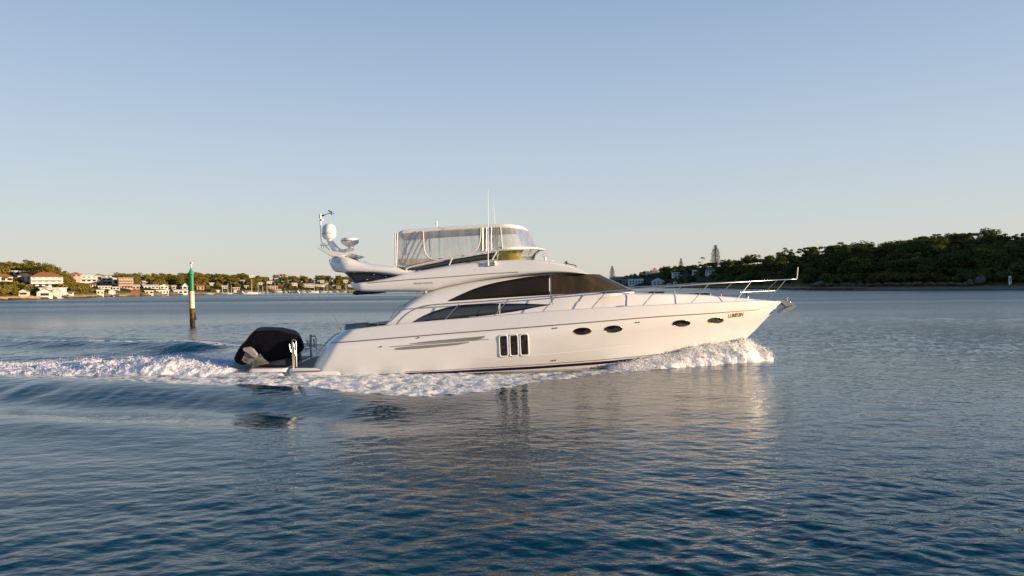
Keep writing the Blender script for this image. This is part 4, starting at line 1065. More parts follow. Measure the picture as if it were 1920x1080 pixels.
dm = bpy.data.materials.new('spray_drops'); dm.use_nodes = True
n = dm.node_tree.nodes; l = dm.node_tree.links; n.remove(n['Principled BSDF'])
mfo, fdf, ftb = foam_shader(n, l, 1); mfo.inputs[0].default_value = 0.5; fdf.inputs[0].default_value = (0.9, 0.9, 0.9, 1); ftb.inputs[0].default_value = (0.9, 0.9, 0.9, 1)
l.new(mfo.outputs[0], n['Material Output'].inputs[0])
def foam_bank(name, us, outer, inner, height, shape, amp, drops, dr_h, seed, nv=56, spiky=0.5):
    """lumpy foam ridge: outer(u), inner(u) local (x, y); height(u)"""
    g = np.random.default_rng(seed)
    U = np.asarray(us); V = np.linspace(0, 1, nv)
    ox_, oy_ = outer(U); ix, iy = inner(U); hh = height(U)
    UU, VV = np.meshgrid(np.arange(len(U)), V, indexing='ij')
    X = ox_[:, None] * (1 - V) + ix[:, None] * V; Y = oy_[:, None] * (1 - V) + iy[:, None] * V
    base = shape(V)[None, :] * hh[:, None]
    big = 0.75 + 0.5 * fbm(X * 1.4, Y * 1.4, 0.3, 2)
    fine = (1 - np.abs(fbm(X * 8.0, Y * 7.0, 2.3, 4, 0.62))) ** 2
    tiny = g.random(X.shape)
    Z = base * (0.55 + 0.6 * big) + amp * (fine - 0.4) * np.sqrt(np.clip(base / (hh.max()), 0, 1)) + spiky * 0.05 * (tiny - 0.3) * np.sqrt(np.clip(base / hh.max(), 0, 1))
    Z -= 0.05 * (1 - np.clip(base / 0.08, 0, 1))
    dx = 0.10 * fbm(X * 4, Y * 4, 5.5, 3); dy = 0.12 * fbm(X * 4, Y * 4, 7.5, 3) + 0.03 * (tiny - .5)
    v = np.stack([X + dx, Y + dy, Z], -1).reshape(-1, 3).tolist()
    nu = len(U); f = []
    for i in range(nu - 1):
        for j in range(nv - 1):
            a = i * nv + j; f.append((a, a + nv, a + nv + 1, a + 1))
    mb = MB(); mb.add(v, f)
    # froth: a skin of small bubbles and drops hugging the surface, thinning out upwards into spray
    i = g.integers(0, nu, drops); j = (np.clip(g.beta(1.4, 1.1, drops), 0, 0.999) * nv).astype(int)
    keep = hh[i] > 0.04; i = i[keep]; j = j[keep]; m_ = len(i)
    s_ = g.exponential(1.0, m_); fly_ = g.random(m_) < 0.22
    up_ = np.where(fly_, s_ * dr_h * hh[i] * 0.8, s_ * 0.022)
    r = np.where(fly_, 0.006 + 0.010 * g.random(m_) * np.exp(-s_ * .5), 0.008 + 0.015 * g.random(m_))
    cx_ = X[i, j] + dx[i, j] + g.normal(0, 1, m_) * np.where(fly_, .12, .05); cy2 = Y[i, j] + dy[i, j] + g.normal(0, .05, m_); cz_ = Z[i, j] + up_
    t_ = (1 + 5**.5) / 2; k_ = 1 / math.sqrt(1 + t_*t_)
    IV = np.array([(-1,t_,0),(1,t_,0),(-1,-t_,0),(1,-t_,0),(0,-1,t_),(0,1,t_),(0,-1,-t_),(0,1,-t_),(t_,0,-1),(t_,0,1),(-t_,0,-1),(-t_,0,1)]) * k_
    IF = np.array([(0,11,5),(0,5,1),(0,1,7),(0,7,10),(0,10,11),(1,5,9),(5,11,4),(11,10,2),(10,7,6),(7,1,8),(3,9,4),(3,4,2),(3,2,6),(3,6,8),(3,8,9),(4,9,5),(2,4,11),(6,2,10),(8,6,7),(9,8,1)])
    C_ = np.stack([cx_, cy2, cz_], 1)
    vv = (C_[:, None, :] + IV[None] * r[:, None, None]).reshape(-1, 3); ff = (IF[None] + (np.arange(m_) * 12)[:, None, None]).reshape(-1, 3)
    mb.add(vv.tolist(), ff.tolist(), 1)
    return mb.v, mb.f, mb.m
def join_foam(name, parts, label_kind='stuff'):
    V = []; F = []; MI = []
    for v, f, mi in parts:
        o = len(V); V += [tuple(p) for p in v]; F += [tuple(i + o for i in q) for q in f]; MI += mi
    ob = mesh_obj(name, V, F, [fm, dm], None, True, MI); ob.matrix_world = yacht_m; tag(ob, kind='stuff'); return ob
# bow wave
TOPB = [(1454,679),(1446,668),(1432,656),(1418,651),(1405,643),(1392,640),(1370,643),(1345,645),(1318,648),(1290,652),(1262,661),(1235,668),(1205,676),(1170,683),(1130,692),(1090,699),(1040,707),(985,716)]
bx = []; bh = []
for a, b_ in TOPB:
    y = -1.0
    for _ in range(8):
        p = L(a, b_, y); y = -(float(hullw(p.x)) * 1.0 + 0.15)
    bx.append(p.x); bh.append(p.z)
bx = np.array(bx)[::-1]; bh = np.array(bh)[::-1]
def mk(sgn, seed):
    us = np.linspace(bx[0], XB + 0.12, 520)
    return foam_bank('f', us, lambda u: (u, sgn * (edge_y(u) * np.interp(u, [XB-1, XB+.12], [1, .35]))), lambda u: (u - 0.10, sgn * np.maximum(0.0, hullw(u) - 0.05)),
                     lambda u: np.maximum(0.0, np.interp(u, bx, bh)), lambda v: np.sin(np.pi/2 * np.clip(v * 1.5, 0, 1)) ** 0.75 * (0.9 + 0.1 * v), 0.09, 9000, 0.34, seed, spiky=0.05)
join_foam('bow_wave', [mk(-1, 3), mk(1, 4)])
# rooster-tail ridge behind the platform
TOPW = [(-420,692),(-150,689),(0,689),(60,686),(120,683),(180,678),(240,673),(300,670),(350,671),(400,677),(440,686),(465,692),(485,699)]
wx = []; wh = []
for a, b_ in TOPW:
    p = L(a, b_, -0.9); wx.append(p.x); wh.append(p.z)
wx = np.array(wx); wh = np.array(wh)
us = np.linspace(wx[0], wx[-1], 1300)
ridge = foam_bank('f', us, lambda u: (u, -2.45 + 0.2 * np.sin(u * .7) + 0 * u), lambda u: (u, 1.7 + 0.03 * (-u) + 0 * u), lambda u: np.maximum(0.02, np.interp(u, wx, wh)) * (0.92 + 0.16 * vnoise(u * 1.1, 4.4)),
                  lambda v: np.sin(np.pi * v ** 0.72) ** 0.75, 0.09, 9000, 0.25, 9, nv=80, spiky=0.05)
join_foam('wake_foam', [ridge])

# ================================================================== LAND
DP = [(-1400,120),(-700,170),(-300,215),(0,267),(100,287),(200,350),(330,440),(450,500),(550,560),(660,620),(800,760),(960,900),(1120,980),(1180,940),(1250,850),(1300,740),(1400,500),(1500,352),(1600,310),(1700,285),(1900,257),(2200,215),(2600,180),(3400,120)]
SKY = [(-1400,470),(-700,478),(0,487),(30,486),(50,484),(70,487),(95,492),(110,499),(120,508),(135,507),(150,511),(175,513),(190,516),(213,506),(230,508),(260,509),(290,510),(330,512),(352,506),(380,509),(430,511),(455,509),(480,512),(500,518),(515,514),(530,511),(545,514),(580,514),(610,513),(640,515),(700,517),(800,519),(960,520),(1100,521),(1140,519),(1165,519),(1180,514),(1200,508),(1230,505),(1245,498),(1265,495),(1290,497),(1320,493),(1345,489),(1370,481),(1400,477),(1425,473),(1440,475),(1460,471),(1500,460),(1530,456),(1560,452),(1590,449),(1620,450),(1650,450),(1665,455),(1690,446),(1720,440),(1740,437),(1770,433),(1800,431),(1830,428),(1850,424),(1870,435),(1890,430),(1920,425),(2200,400),(2600,395),(3400,380)]
TP = [(-1400,60),(0,75),(200,80),(330,110),(500,150),(960,200),(1200,150),(1300,110),(1500,75),(1900,62),(3400,50)]
TREEH = [(-1400,9),(0,9.5),(330,11),(660,11),(1100,7),(1200,7),(1300,8),(1500,13),(1900,12),(3400,12)]
def itp(tab, x): return float(np.interp(x, [a for a, b in tab], [b for a, b in tab]))
def skyz(px, Y): return W(px, itp(SKY, px), Y).z
def ridge(px):
    Y = itp(DP, px) + itp(TP, px)
    # ridge height averaged along the shore
    z = sum(skyz(px + d, Y) for d in (-60, -30, 0, 30, 60)) / 5
    return max(2.5, z - itp(TREEH, px) * 0.72)
_gpx = np.linspace(-1400, 3400, 321); _gr = np.array([ridge(p) for p in _gpx])
def land_z(px, t):
    T_ = itp(TP, px); Rz = float(np.interp(px, _gpx, _gr))
    bank = float(np.interp(t, [-8, -1, 0, 0.6, 3.0, 8], [-2.5, -0.5, 0.0, 0.75 if px < 1150 else 0.25, 1.0 if px < 1150 else 0.6, 1.8]))
    f = float(np.clip((t - 4) / (T_ - 4), 0, 1)); f = f * (1.6 - 0.6 * f)
    z = bank + max(0, Rz - 1.8) * f
    if t > T_ + 60: z *= max(0.0, 1 - (t - T_ - 60) / 250.0)
    return z + (0.5 * float(vnoise(px * .05, t * .12)) if t > 5 else 0)
def land_p(px, t):
    Y = itp(DP, px) + t; d = ray(px, 538); return Vector((d.x / d.y * Y, Y, land_z(px, t)))
pxs = np.concatenate([np.arange(-1400, 0, 40), np.arange(0, 1960, 9), np.arange(1960, 3401, 40)])
ts = np.array([-8, -4, -1, 0, 0.6, 1.5, 3, 5, 8, 12, 17, 23, 30, 38, 48, 60, 72, 85, 100, 120, 150, 200, 280])
def hillmesh(name, sel):
    v = []; f = []
    for px in sel:
        for t in ts:
            tt_ = t + (1.4 * float(vnoise(px * .11, 2.2)) if abs(t) < 6 else 0)
            p = land_p(px, t); p.y += (tt_ - t); v.append(p)
    n_ = len(ts)
    for i in range(len(sel) - 1):
        for j in range(n_ - 1):
            a = i*n_ + j; f.append((a, a + n_, a + n_ + 1, a + 1))
    return v, f
gmat = bpy.data.materials.new('shore_ground'); gmat.use_nodes = True
n = gmat.node_tree.nodes; l = gmat.node_tree.links; b = n['Principled BSDF']; b.inputs['Roughness'].default_value = 0.95; b.inputs['Specular IOR Level'].default_value = 0.1
geo = n.new('ShaderNodeNewGeometry'); sep = n.new('ShaderNodeSeparateXYZ'); l.new(geo.outputs['Position'], sep.inputs[0])
t1 = n.new('ShaderNodeTexNoise'); t1.inputs['Scale'].default_value = 0.22; t1.inputs['Detail'].default_value = 5; l.new(geo.outputs['Position'], t1.inputs['Vector'])
ad = n.new('ShaderNodeMath'); ad.operation = 'MULTIPLY_ADD'; ad.inputs[1].default_value = 1.6; l.new(t1.outputs[0], ad.inputs[0]); l.new(sep.outputs[2], ad.inputs[2])
rp = n.new('ShaderNodeValToRGB'); er = rp.color_ramp
mrr = n.new('ShaderNodeMapRange'); mrr.inputs[2].default_value = 6.0; l.new(ad.outputs[0], mrr.inputs[0]); l.new(mrr.outputs[0], rp.inputs[0])
while len(er.elements) < 5: er.elements.new(0.5)
for e_, (p_, c_) in zip(er.elements, [(0.17, (0.035, 0.025, 0.016)), (0.22, (0.16, 0.11, 0.06)), (0.30, (0.27, 0.20, 0.11)), (0.42, (0.11, 0.105, 0.035)), (0.7, (0.035, 0.045, 0.016))]): e_.position = p_; e_.color = (*c_, 1)
l.new(rp.outputs[0], b.inputs['Base Color'])
v, f = hillmesh('hillside', pxs); ho = mesh_obj('hillside', v, f, gmat, None, True); tag(ho, kind='structure')
# far ground behind the hills so that the land has no edge
M['sand'] = mat('river_sand', (0.30, 0.24, 0.17), 0.95, var=0.25, vscale=0.5)
M['rock'] = mat('sandstone', (0.15, 0.135, 0.105), 0.9, var=0.5, vscale=0.6, bump=0.1, bscale=1.5)
M['seawall'] = mat('sandstone_wall', (0.36, 0.24, 0.12), 0.9, var=0.4, vscale=0.8, bump=0.05, bscale=3)
# sand strip at the foot of the wood
v = []; f = []
sp = list(np.linspace(1600, 2100, 50))
for px in sp:
    for k, (t, dz) in enumerate(((-2.2, 0.02), (-0.3, 0.22), (2.0, 0.5), (4.6, 1.02))):
        w = min(1.0, (px - 1595) / 60.0)
        p = land_p(px, t); q_ = Vector((p.x, p.y - 0.2 + 0.6*float(vnoise(px*.1, k)), 0.03 + dz * (0.55 + 0.5*w))); v.append(q_)
for i in range(len(sp) - 1):
    for j in range(3): a = i*4 + j; f.append((a, a+4, a+5, a+1))
tag(mesh_obj('beach', v, f, M['sand'], None, True), kind='structure')

# ------------------------------------------------------------------ vegetation
def leafmat(name, c1, c2, hv=0.03):
    m = bpy.data.materials.new(name); m.use_nodes = True
    n = m.node_tree.nodes; l = m.node_tree.links; n.remove(n['Principled BSDF'])
    d = n.new('ShaderNodeBsdfDiffuse'); t = n.new('ShaderNodeBsdfTranslucent'); mx = n.new('ShaderNodeMixShader'); mx.inputs[0].default_value = 0.22
    oi = n.new('ShaderNodeObjectInfo'); geo = n.new('ShaderNodeNewGeometry'); tn = n.new('ShaderNodeTexNoise'); tn.inputs['Scale'].default_value = 0.35; tn.inputs['Detail'].default_value = 3
    l.new(geo.outputs['Position'], tn.inputs['Vector'])
    a = n.new('ShaderNodeMath'); a.operation = 'MULTIPLY_ADD'; a.inputs[1].default_value = 0.55; l.new(oi.outputs['Random'], a.inputs[0]); 
    s_ = n.new('ShaderNodeMath'); s_.operation = 'MULTIPLY_ADD'; s_.inputs[1].default_value = 1.4; s_.inputs[2].default_value = -0.45; l.new(tn.outputs[0], s_.inputs[0]); l.new(s_.outputs[0], a.inputs[2])
    mc = n.new('ShaderNodeMix'); mc.data_type = 'RGBA'; mc.clamp_factor = True; mc.inputs[6].default_value = (*c1, 1); mc.inputs[7].default_value = (*c2, 1)
    l.new(a.outputs[0], mc.inputs[0]); l.new(mc.outputs[2], d.inputs[0]); l.new(mc.outputs[2], t.inputs[0])
    l.new(d.outputs[0], mx.inputs[1]); l.new(t.outputs[0], mx.inputs[2]); l.new(mx.outputs[0], n['Material Output'].inputs[0])
    return m
M['leaf_l'] = leafmat('sunlit_gum_leaves', (0.085, 0.092, 0.018), (0.27, 0.215, 0.050))  # left bank's sunlight put into the leaf colour
M['leaf_r'] = leafmat('shaded_gum_leaves', (0.046, 0.068, 0.024), (0.115, 0.135, 0.038))  # same gum leaves, with the right bank's shade put into the colour
M['leaf_p'] = leafmat('pine_needles', (0.030, 0.040, 0.016), (0.055, 0.060, 0.025))
M['bark'] = mat('gum_bark', (0.20, 0.16, 0.12), 0.9, var=0.4, vscale=2)
def leaves(v, f, c, r, n, size, g, flat=1.0):
    for _ in range(n):
        d = g.normal(size=3); d /= np.linalg.norm(d); rad = r * (0.55 + 0.5 * g.random())
        p = np.array(c) + d * rad * np.array([1, 1, flat])
        nrm = d + g.normal(size=3) * 0.55; nrm /= np.linalg.norm(nrm)
        a = np.cross(nrm, g.normal(size=3)); a /= np.linalg.norm(a) + 1e-9; b_ = np.cross(nrm, a)
        s = size * (0.6 + 0.8 * g.random()); o = len(v)
        v += [tuple(p - a*s - b_*s*.5), tuple(p + a*s*.9 - b_*s*.6), tuple(p + a*s*.6 + b_*s*.7), tuple(p - a*s*.7 + b_*s*.5)]; f.append((o, o+1, o+2, o+3))
def make_tree_meshes(kind, seed):
    g = np.random.default_rng(seed); v = []; f = []; tb = MB()
    if kind == 'round':
        n = 11
        for i in range(n):
            a = g.random()*6.28; rr = 0.30*math.sqrt(g.random()); z = 0.36 + 0.46*g.random()
            rr *= 1.0 - 0.5*max(0, z - .6)/.3
            leaves(v, f, (rr*math.cos(a), rr*math.sin(a), z), 0.15 + 0.07*g.random(), 150, 0.024, g, 0.8)
            tb.tube([(0,0,0.30), (rr*.5*math.cos(a), rr*.5*math.sin(a), z*.8), (rr*math.cos(a), rr*math.sin(a), z)], [0.016,0.010,0.004], 5)
        leaves(v, f, (0,0,0.55), 0.27, 420, 0.026, g, 1.0)
        leaves(v, f, (0,0,0.22), 0.28, 200, 0.028, g, 0.6)
        tb.tube([(0,0,-0.1),(0.01,0,0.15),(0,0.01,0.45)], [0.028,0.022,0.012], 7)
    elif kind == 'gum':
        n = 13
        for i in range(n):
            a = g.random()*6.28; rr = 0.12 + 0.30*g.random(); z = 0.50 + 0.42*g.random() - rr*.25
            leaves(v, f, (rr*math.cos(a), rr*math.sin(a), z), 0.085 + 0.06*g.random(), 110, 0.021, g, 0.55)
            tb.tube([(0,0,0.25+0.2*g.random()), (rr*.6*math.cos(a), rr*.6*math.sin(a), z*.82), (rr*math.cos(a), rr*math.sin(a), z)], [0.014,0.009,0.004], 5)
        leaves(v, f, (0,0,0.3), 0.25, 160, 0.026, g, 0.7)
        tb.tube([(0,0,-0.1),(0.02,0,0.2),(0,0.02,0.6)], [0.024,0.018,0.010], 7)
    elif kind == 'pine':
        tb.tube([(0,0,-0.05),(0,0,0.5),(0,0,1.0)], [0.022,0.014,0.003], 7)
        for k in range(17):
            z = 0.10 + 0.87*k/16; R_ = 0.19*(1 - (k/17.0)**1.6)**0.8 * (0.85 + .3*g.random()) + 0.012
            for j in range(8):
                a = 6.28*j/8 + k*.4 + g.normal()*.1; tip = (R_*math.cos(a), R_*math.sin(a), z + 0.02)
                tb.tube([(0,0,z), tip], [0.004,0.002], 4, cap=False)
                for q_ in range(5):
                    u = 0.3 + 0.7*q_/4; leaves(v, f, (tip[0]*u, tip[1]*u, z + .02*u), 0.016, 9, 0.013, g, 0.6)
    elif kind == 'palm':
        tb.tube([(0,0,-0.05),(0.01,0,0.4),(0,0,0.88)], [0.016,0.012,0.010], 7)
        for j in range(16):
            a = 6.28*j/16 + g.random()*.3; e = 0.2 + .7*g.random()
            for q_ in range(9):
                u = q_/8; r = 0.17*u; z = 0.88 + 0.09*math.sin(u*2.2)*e - 0.11*u*u*(1.4 - e)
                leaves(v, f, (r*math.cos(a), r*math.sin(a), z), 0.012 + .012*math.sin(u*3.1), 7, 0.014, g, 0.5)
    elif kind == 'bush':
        for i in range(6):
            a = g.random()*6.28; rr = 0.28*g.random(); leaves(v, f, (rr*math.cos(a), rr*math.sin(a), 0.35 + 0.2*g.random()), 0.30, 75, 0.055, g, 0.8)
    cm = bpy.data.meshes.new('crown'); cm.from_pydata(v, [], f)
    tm = None
    if tb.v:
        tm = bpy.data.meshes.new('trunk'); tm.from_pydata(tb.v, [], tb.f); tm.polygons.foreach_set('use_smooth', [True]*len(tm.polygons)); tm.materials.append(M['bark'])
    return cm, tm
LIB = {}
for kind, cnt in (('round', 4), ('gum', 4), ('pine', 1), ('palm', 1)):
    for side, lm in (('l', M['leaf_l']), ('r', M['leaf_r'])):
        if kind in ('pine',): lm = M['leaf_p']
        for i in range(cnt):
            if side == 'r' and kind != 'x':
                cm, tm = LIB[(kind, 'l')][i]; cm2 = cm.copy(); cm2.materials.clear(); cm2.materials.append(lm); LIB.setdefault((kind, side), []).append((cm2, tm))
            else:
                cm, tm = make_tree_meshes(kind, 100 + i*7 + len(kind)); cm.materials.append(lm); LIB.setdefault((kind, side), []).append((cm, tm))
NT = [0]
def tree(kind, side, loc, h, w, label, group, name='tree'):
    cm, tm = random.choice(LIB[(kind, side)])
    e = empty(name, loc, random.random()*6.28, label, 'tree', group)
    e.scale = (w, w, h)
    o = bpy.data.objects.new('crown', cm); COL.objects.link(o); o.parent = e
    o2 = bpy.data.objects.new('trunk', tm); COL.objects.link(o2); o2.parent = e
    NT[0] += 1
    return e
HOUSES = []        # screen boxes with depth, so that trees do not stand in front of a house
def blocked(px, Y, base_py, top_py, wpx):
    for (a0, b0, a1, b1, Yh) in HOUSES:
        if Y < Yh + 2 and px + wpx*.5 > a0 + 1 and px - wpx*.5 < a1 - 1 and top_py < b1 - 1 and base_py > b0 + 1: return True
        if abs(Y - Yh) < 6 and a0 - 2 < px < a1 + 2: return True
    return False

# ------------------------------------------------------------------ houses
M['w_cream'] = mat('cream_render', (0.66, 0.58, 0.46), 0.8, var=0.12, vscale=0.5)
M['w_white'] = mat('white_render', (0.66, 0.63, 0.58), 0.8, var=0.15, vscale=0.5)
M['w_pink'] = mat('pinkish_brick', (0.50, 0.36, 0.28), 0.85, var=0.2, vscale=2)
M['w_grey'] = mat('grey_cladding', (0.30, 0.29, 0.28), 0.8, var=0.2, vscale=1)
M['w_red'] = mat('red_brown_boards', (0.32, 0.10, 0.05), 0.8, var=0.3, vscale=1)
M['r_tile'] = mat('terracotta_tiles', (0.36, 0.14, 0.06), 0.8, var=0.3, vscale=1.5)
M['r_grey'] = mat('slate_grey_metal_roof', (0.15, 0.16, 0.18), 0.5, var=0.25, vscale=1)
M['r_white'] = mat('pale_metal_roof', (0.62, 0.62, 0.62), 0.5, var=0.1, vscale=1)
M['r_brown'] = mat('brown_tiles', (0.14, 0.09, 0.07), 0.8, var=0.3, vscale=1)
M['win'] = mat('house_window_glass', (0.03, 0.035, 0.04), 0.08, var=0.3)
M['timber'] = mat('weathered_timber', (0.14, 0.10, 0.07), 0.9, var=0.4)
def solve_t(px, py):
    best = None
    for t in np.arange(1.0, itp(TP, px) + 25, 1.0):
        p = land_p(px, t); Y = p.y
        s_ = hor(px) - (p.z - H) / Y * FPX
        if best is None or abs(s_ - py) < best[0]: best = (abs(s_ - py), t)
    return best[1]
def house(label, pxc, py_b, wpx, hpx, roof, rpx, wm_, rm_, win, yaw=None, name='house', cat='house', t=None, depth_m=None, gable_front=False, balcony=False, group=None, over=0.5):
    if t is None: t = solve_t(pxc, py_b)
    Y = itp(DP, pxc) + t
    p = W(pxc, py_b, Y); w = wpx / FPX * Y; h = hpx / FPX * Y; rh = rpx / FPX * Y
    d = depth_m or max(5.0, min(11.0, w * 0.75))
    if yaw is None: yaw = -math.atan2(p.x, p.y) * 0.7 + random.uniform(-.12, .12) + (0.32 if p.x < 0 else 0.1)
    root = empty(name, (p.x, p.y, p.z), yaw, label, cat, group)
    HOUSES.append((pxc - wpx/2, py_b - hpx - rpx, pxc + wpx/2, py_b, Y))
    q = MB(); q.box((0, d/2, h/2 - 1.2), (w, d, h + 2.4))
    if roof == 'gable' and gable_front:
        q.add([(-w/2,0,h),(w/2,0,h),(0,0,h+rh),(-w/2,d,h),(w/2,d,h),(0,d,h+rh)], [(0,1,2),(4,3,5)])
    elif roof == 'gable':
        q.add([(-w/2,0,h),(-w/2,d,h),(-w/2,d/2,h+rh),(w/2,0,h),(w/2,d,h),(w/2,d/2,h+rh)], [(1,0,2),(3,4,5)])
    q.build('wall', wm_, root, False)
    q = MB(); o = over
    if roof == 'hip':
        k = min(w, d) * 0.42
        q.add([(-w/2-o,-o,h),(w/2+o,-o,h),(w/2+o,d+o,h),(-w/2-o,d+o,h),(-w/2+k,d/2,h+rh),(w/2-k,d/2,h+rh)], [(0,1,5,4),(1,2,5),(2,3,4,5),(3,0,4),(0,3,2,1)])
    elif roof == 'gable' and gable_front:
        for s_ in (-1, 1):
            q.add([(s_*(w/2+o),-o,h-o*rh/(w/2)),(0,-o,h+rh),(0,d+o,h+rh),(s_*(w/2+o),d+o,h-o*rh/(w/2)),
                   (s_*(w/2+o),-o,h-o*rh/(w/2)+.2),(0,-o,h+rh+.2),(0,d+o,h+rh+.2),(s_*(w/2+o),d+o,h-o*rh/(w/2)+.2)], [(0,1,2,3),(7,6,5,4),(0,4,5,1),(2,6,7,3),(0,3,7,4)])
    elif roof == 'gable':
        for s_ in (-1, 1):
            y0 = d/2 + s_*(d/2+o)
            q.add([(-w/2-o,y0,h-.1),(w/2+o,y0,h-.1),(w/2+o,d/2,h+rh),(-w/2-o,d/2,h+rh),(-w/2-o,y0,h+.1),(w/2+o,y0,h+.1),(w/2+o,d/2,h+rh+.2),(-w/2-o,d/2,h+rh+.2)], [(0,1,2,3),(7,6,5,4),(0,4,5,1),(1,5,6,2),(0,3,7,4)])
    elif roof == 'pyramid':
        q.add([(-w/2-o,-o,h),(w/2+o,-o,h),(w/2+o,d+o,h),(-w/2-o,d+o,h),(0,d/2,h+rh)], [(0,1,4),(1,2,4),(2,3,4),(3,0,4),(0,3,2,1)])
    else:
        q.box((0, d/2, h + max(.15, rh/2)), (w + 2*o, d + 2*o, max(.3, rh)))
    q.build('roof', rm_, root, False)
    floors, nw = win
    if floors:
        fh = h / floors
        for a in range(floors):
            for k_ in range(nw):
                ww = w / nw * random.uniform(0.40, 0.68); hh_ = fh * random.uniform(0.45, 0.6)
                q = MB(); q.box((-w/2 + w*(k_+.5)/nw, -0.03, fh*(a+.5)), (ww, 0.10, hh_)); q.build('window', M['win'], root, False)
        if balcony:
            for a in range(1, floors):
                q = MB(); q.box((0, -0.8, fh*a - .05), (w*1.02, 1.6, 0.22)); q.box((0, -1.55, fh*a + .45), (w*1.0, 0.08, 0.85)); q.build('balcony', wm_, root, False)
    return root
cr, wh, pk, gy = M['w_cream'], M['w_white'], M['w_pink'], M['w_grey']
house('big three-storey white house with terracotta hipped roof above the boathouses', 88, 538, 50, 19, 'hip', 9, wh, M['r_tile'], (3, 5), balcony=True)
house('lower white wing with brown roof left of the big three-storey house', 48, 527, 24, 10, 'hip', 5, wh, M['r_brown'], (1, 2))
house('pale flat-roofed house highest up the left bank under the gum trees', 33, 516, 28, 7, 'flat', 1.5, cr, M['r_white'], (1, 3))
house('long low house with orange tiled roof at the left edge of the view', 6, 528, 30, 9, 'hip', 6, cr, M['r_tile'], (1, 3))
house('small cream gabled boathouse with a grey side, alone at the far left waterline', 44, 554.5, 15, 8, 'gable', 4, cr, M['r_grey'], (1, 1), name='boathouse', cat='boathouse', t=3, gable_front=True, depth_m=5, yaw=0.5, over=.2)
house('boathouse with big slate grey roof and pale gable facing the river', 84, 556, 25, 8, 'gable', 7, wh, M['r_grey'], (1, 1), name='boathouse', cat='boathouse', t=1, gable_front=True, depth_m=8, yaw=0.62, over=.3)
house('bright white gabled boathouse touching the grey-roofed boathouse', 106, 555, 13, 9, 'gable', 4, wh, M['r_white'], (0, 0), name='boathouse', cat='boathouse', t=1.5, gable_front=True, depth_m=6, yaw=0.4, over=.15)
house('flat pale terrace building just above the grey-roofed boathouse', 100, 543, 42, 2.5, 'flat', 0.8, wh, M['r_white'], (0, 0), t=9)
house('low stepped white house between the round gum tree and the tower house', 162, 529, 34, 11, 'flat', 1, wh, M['r_white'], (2, 4), balcony=True)
house('small red-roofed house peeping over the dark trees', 143, 519, 16, 4, 'hip', 5, pk, M['r_tile'], (1, 2))
house('grey gabled side building against the tall cream house', 187, 527, 12, 10, 'gable', 3, gy, M['r_brown'], (1, 1), gable_front=True)
house('tall cream house with square windows and a white annexe', 204, 533, 22, 16, 'flat', 1.4, cr, M['r_grey'], (3, 3), balcony=True)
house('narrow white annexe right beside the tall cream house', 217, 535, 9, 13, 'flat', 1, wh, M['r_white'], (1, 1))
sc_ = house('pinkish concrete apartment frame still under construction with open bays', 236, 541, 24, 20, 'flat', 0.8, pk, gy, (4, 5), balcony=True)
house('small flat white kiosk with open front at the water below the tall house', 188, 552.5, 12, 8, 'flat', 1, cr, M['r_white'], (1, 2), t=2, depth_m=5)
house('white gabled boathouse beside the round green bush', 210, 552.5, 11, 6, 'gable', 3.5, wh, M['r_white'], (0, 0), name='boathouse', cat='boathouse', t=2, gable_front=True, depth_m=6, yaw=0.5, over=.15)
house('cream terrace pavilion under the tall cream house', 196, 541, 20, 4, 'flat', .8, cr, M['r_white'], (1, 4))
house('little pale garden house left of the apartment frame', 218, 543.5, 12, 5, 'flat', .8, wh, M['r_white'], (1, 2))
house('red-brown timber boathouse standing at the waterline', 254, 552.5, 15, 8, 'flat', 1, M['w_red'], M['r_brown'], (0, 0), name='boathouse', cat='boathouse', t=2, depth_m=7, yaw=0.5)
house('peach coloured cottage above the red-brown boathouse', 255, 542.5, 12, 6, 'gable', 2.5, pk, M['r_white'], (1, 2))
house('long white-roofed bungalow at the foot of the dense trees', 284, 541, 26, 4, 'gable', 3, cr, M['r_white'], (1, 4))
house('white gabled house with dark windows near the channel marker', 308, 542, 14, 6, 'gable', 3, wh, M['r_white'], (1, 2), gable_front=True)
house('small cream boatshed in front of the white-roofed bungalow', 280, 551.5, 14, 6, 'flat', .6, cr, M['r_white'], (1, 2), name='boathouse', cat='boathouse', t=2, depth_m=5)
house('low white boatshed in front of the white gabled house', 305, 551, 22, 6.5, 'flat', .7, wh, M['r_white'], (1, 4), name='boathouse', cat='boathouse', t=3, depth_m=5)
house('steep white gabled cottage just left of the channel marker', 347, 543, 9, 7, 'gable', 5, wh, M['r_white'], (1, 1), gable_front=True)
house('long white boatshed directly behind the channel marker', 339, 551, 24, 6, 'gable', 2, wh, M['r_white'], (1, 3), name='boathouse', cat='boathouse', t=2, depth_m=6)
house('peach pink house just right of the channel marker', 376, 543, 13, 6, 'gable', 3, pk, M['r_tile'], (1, 2))
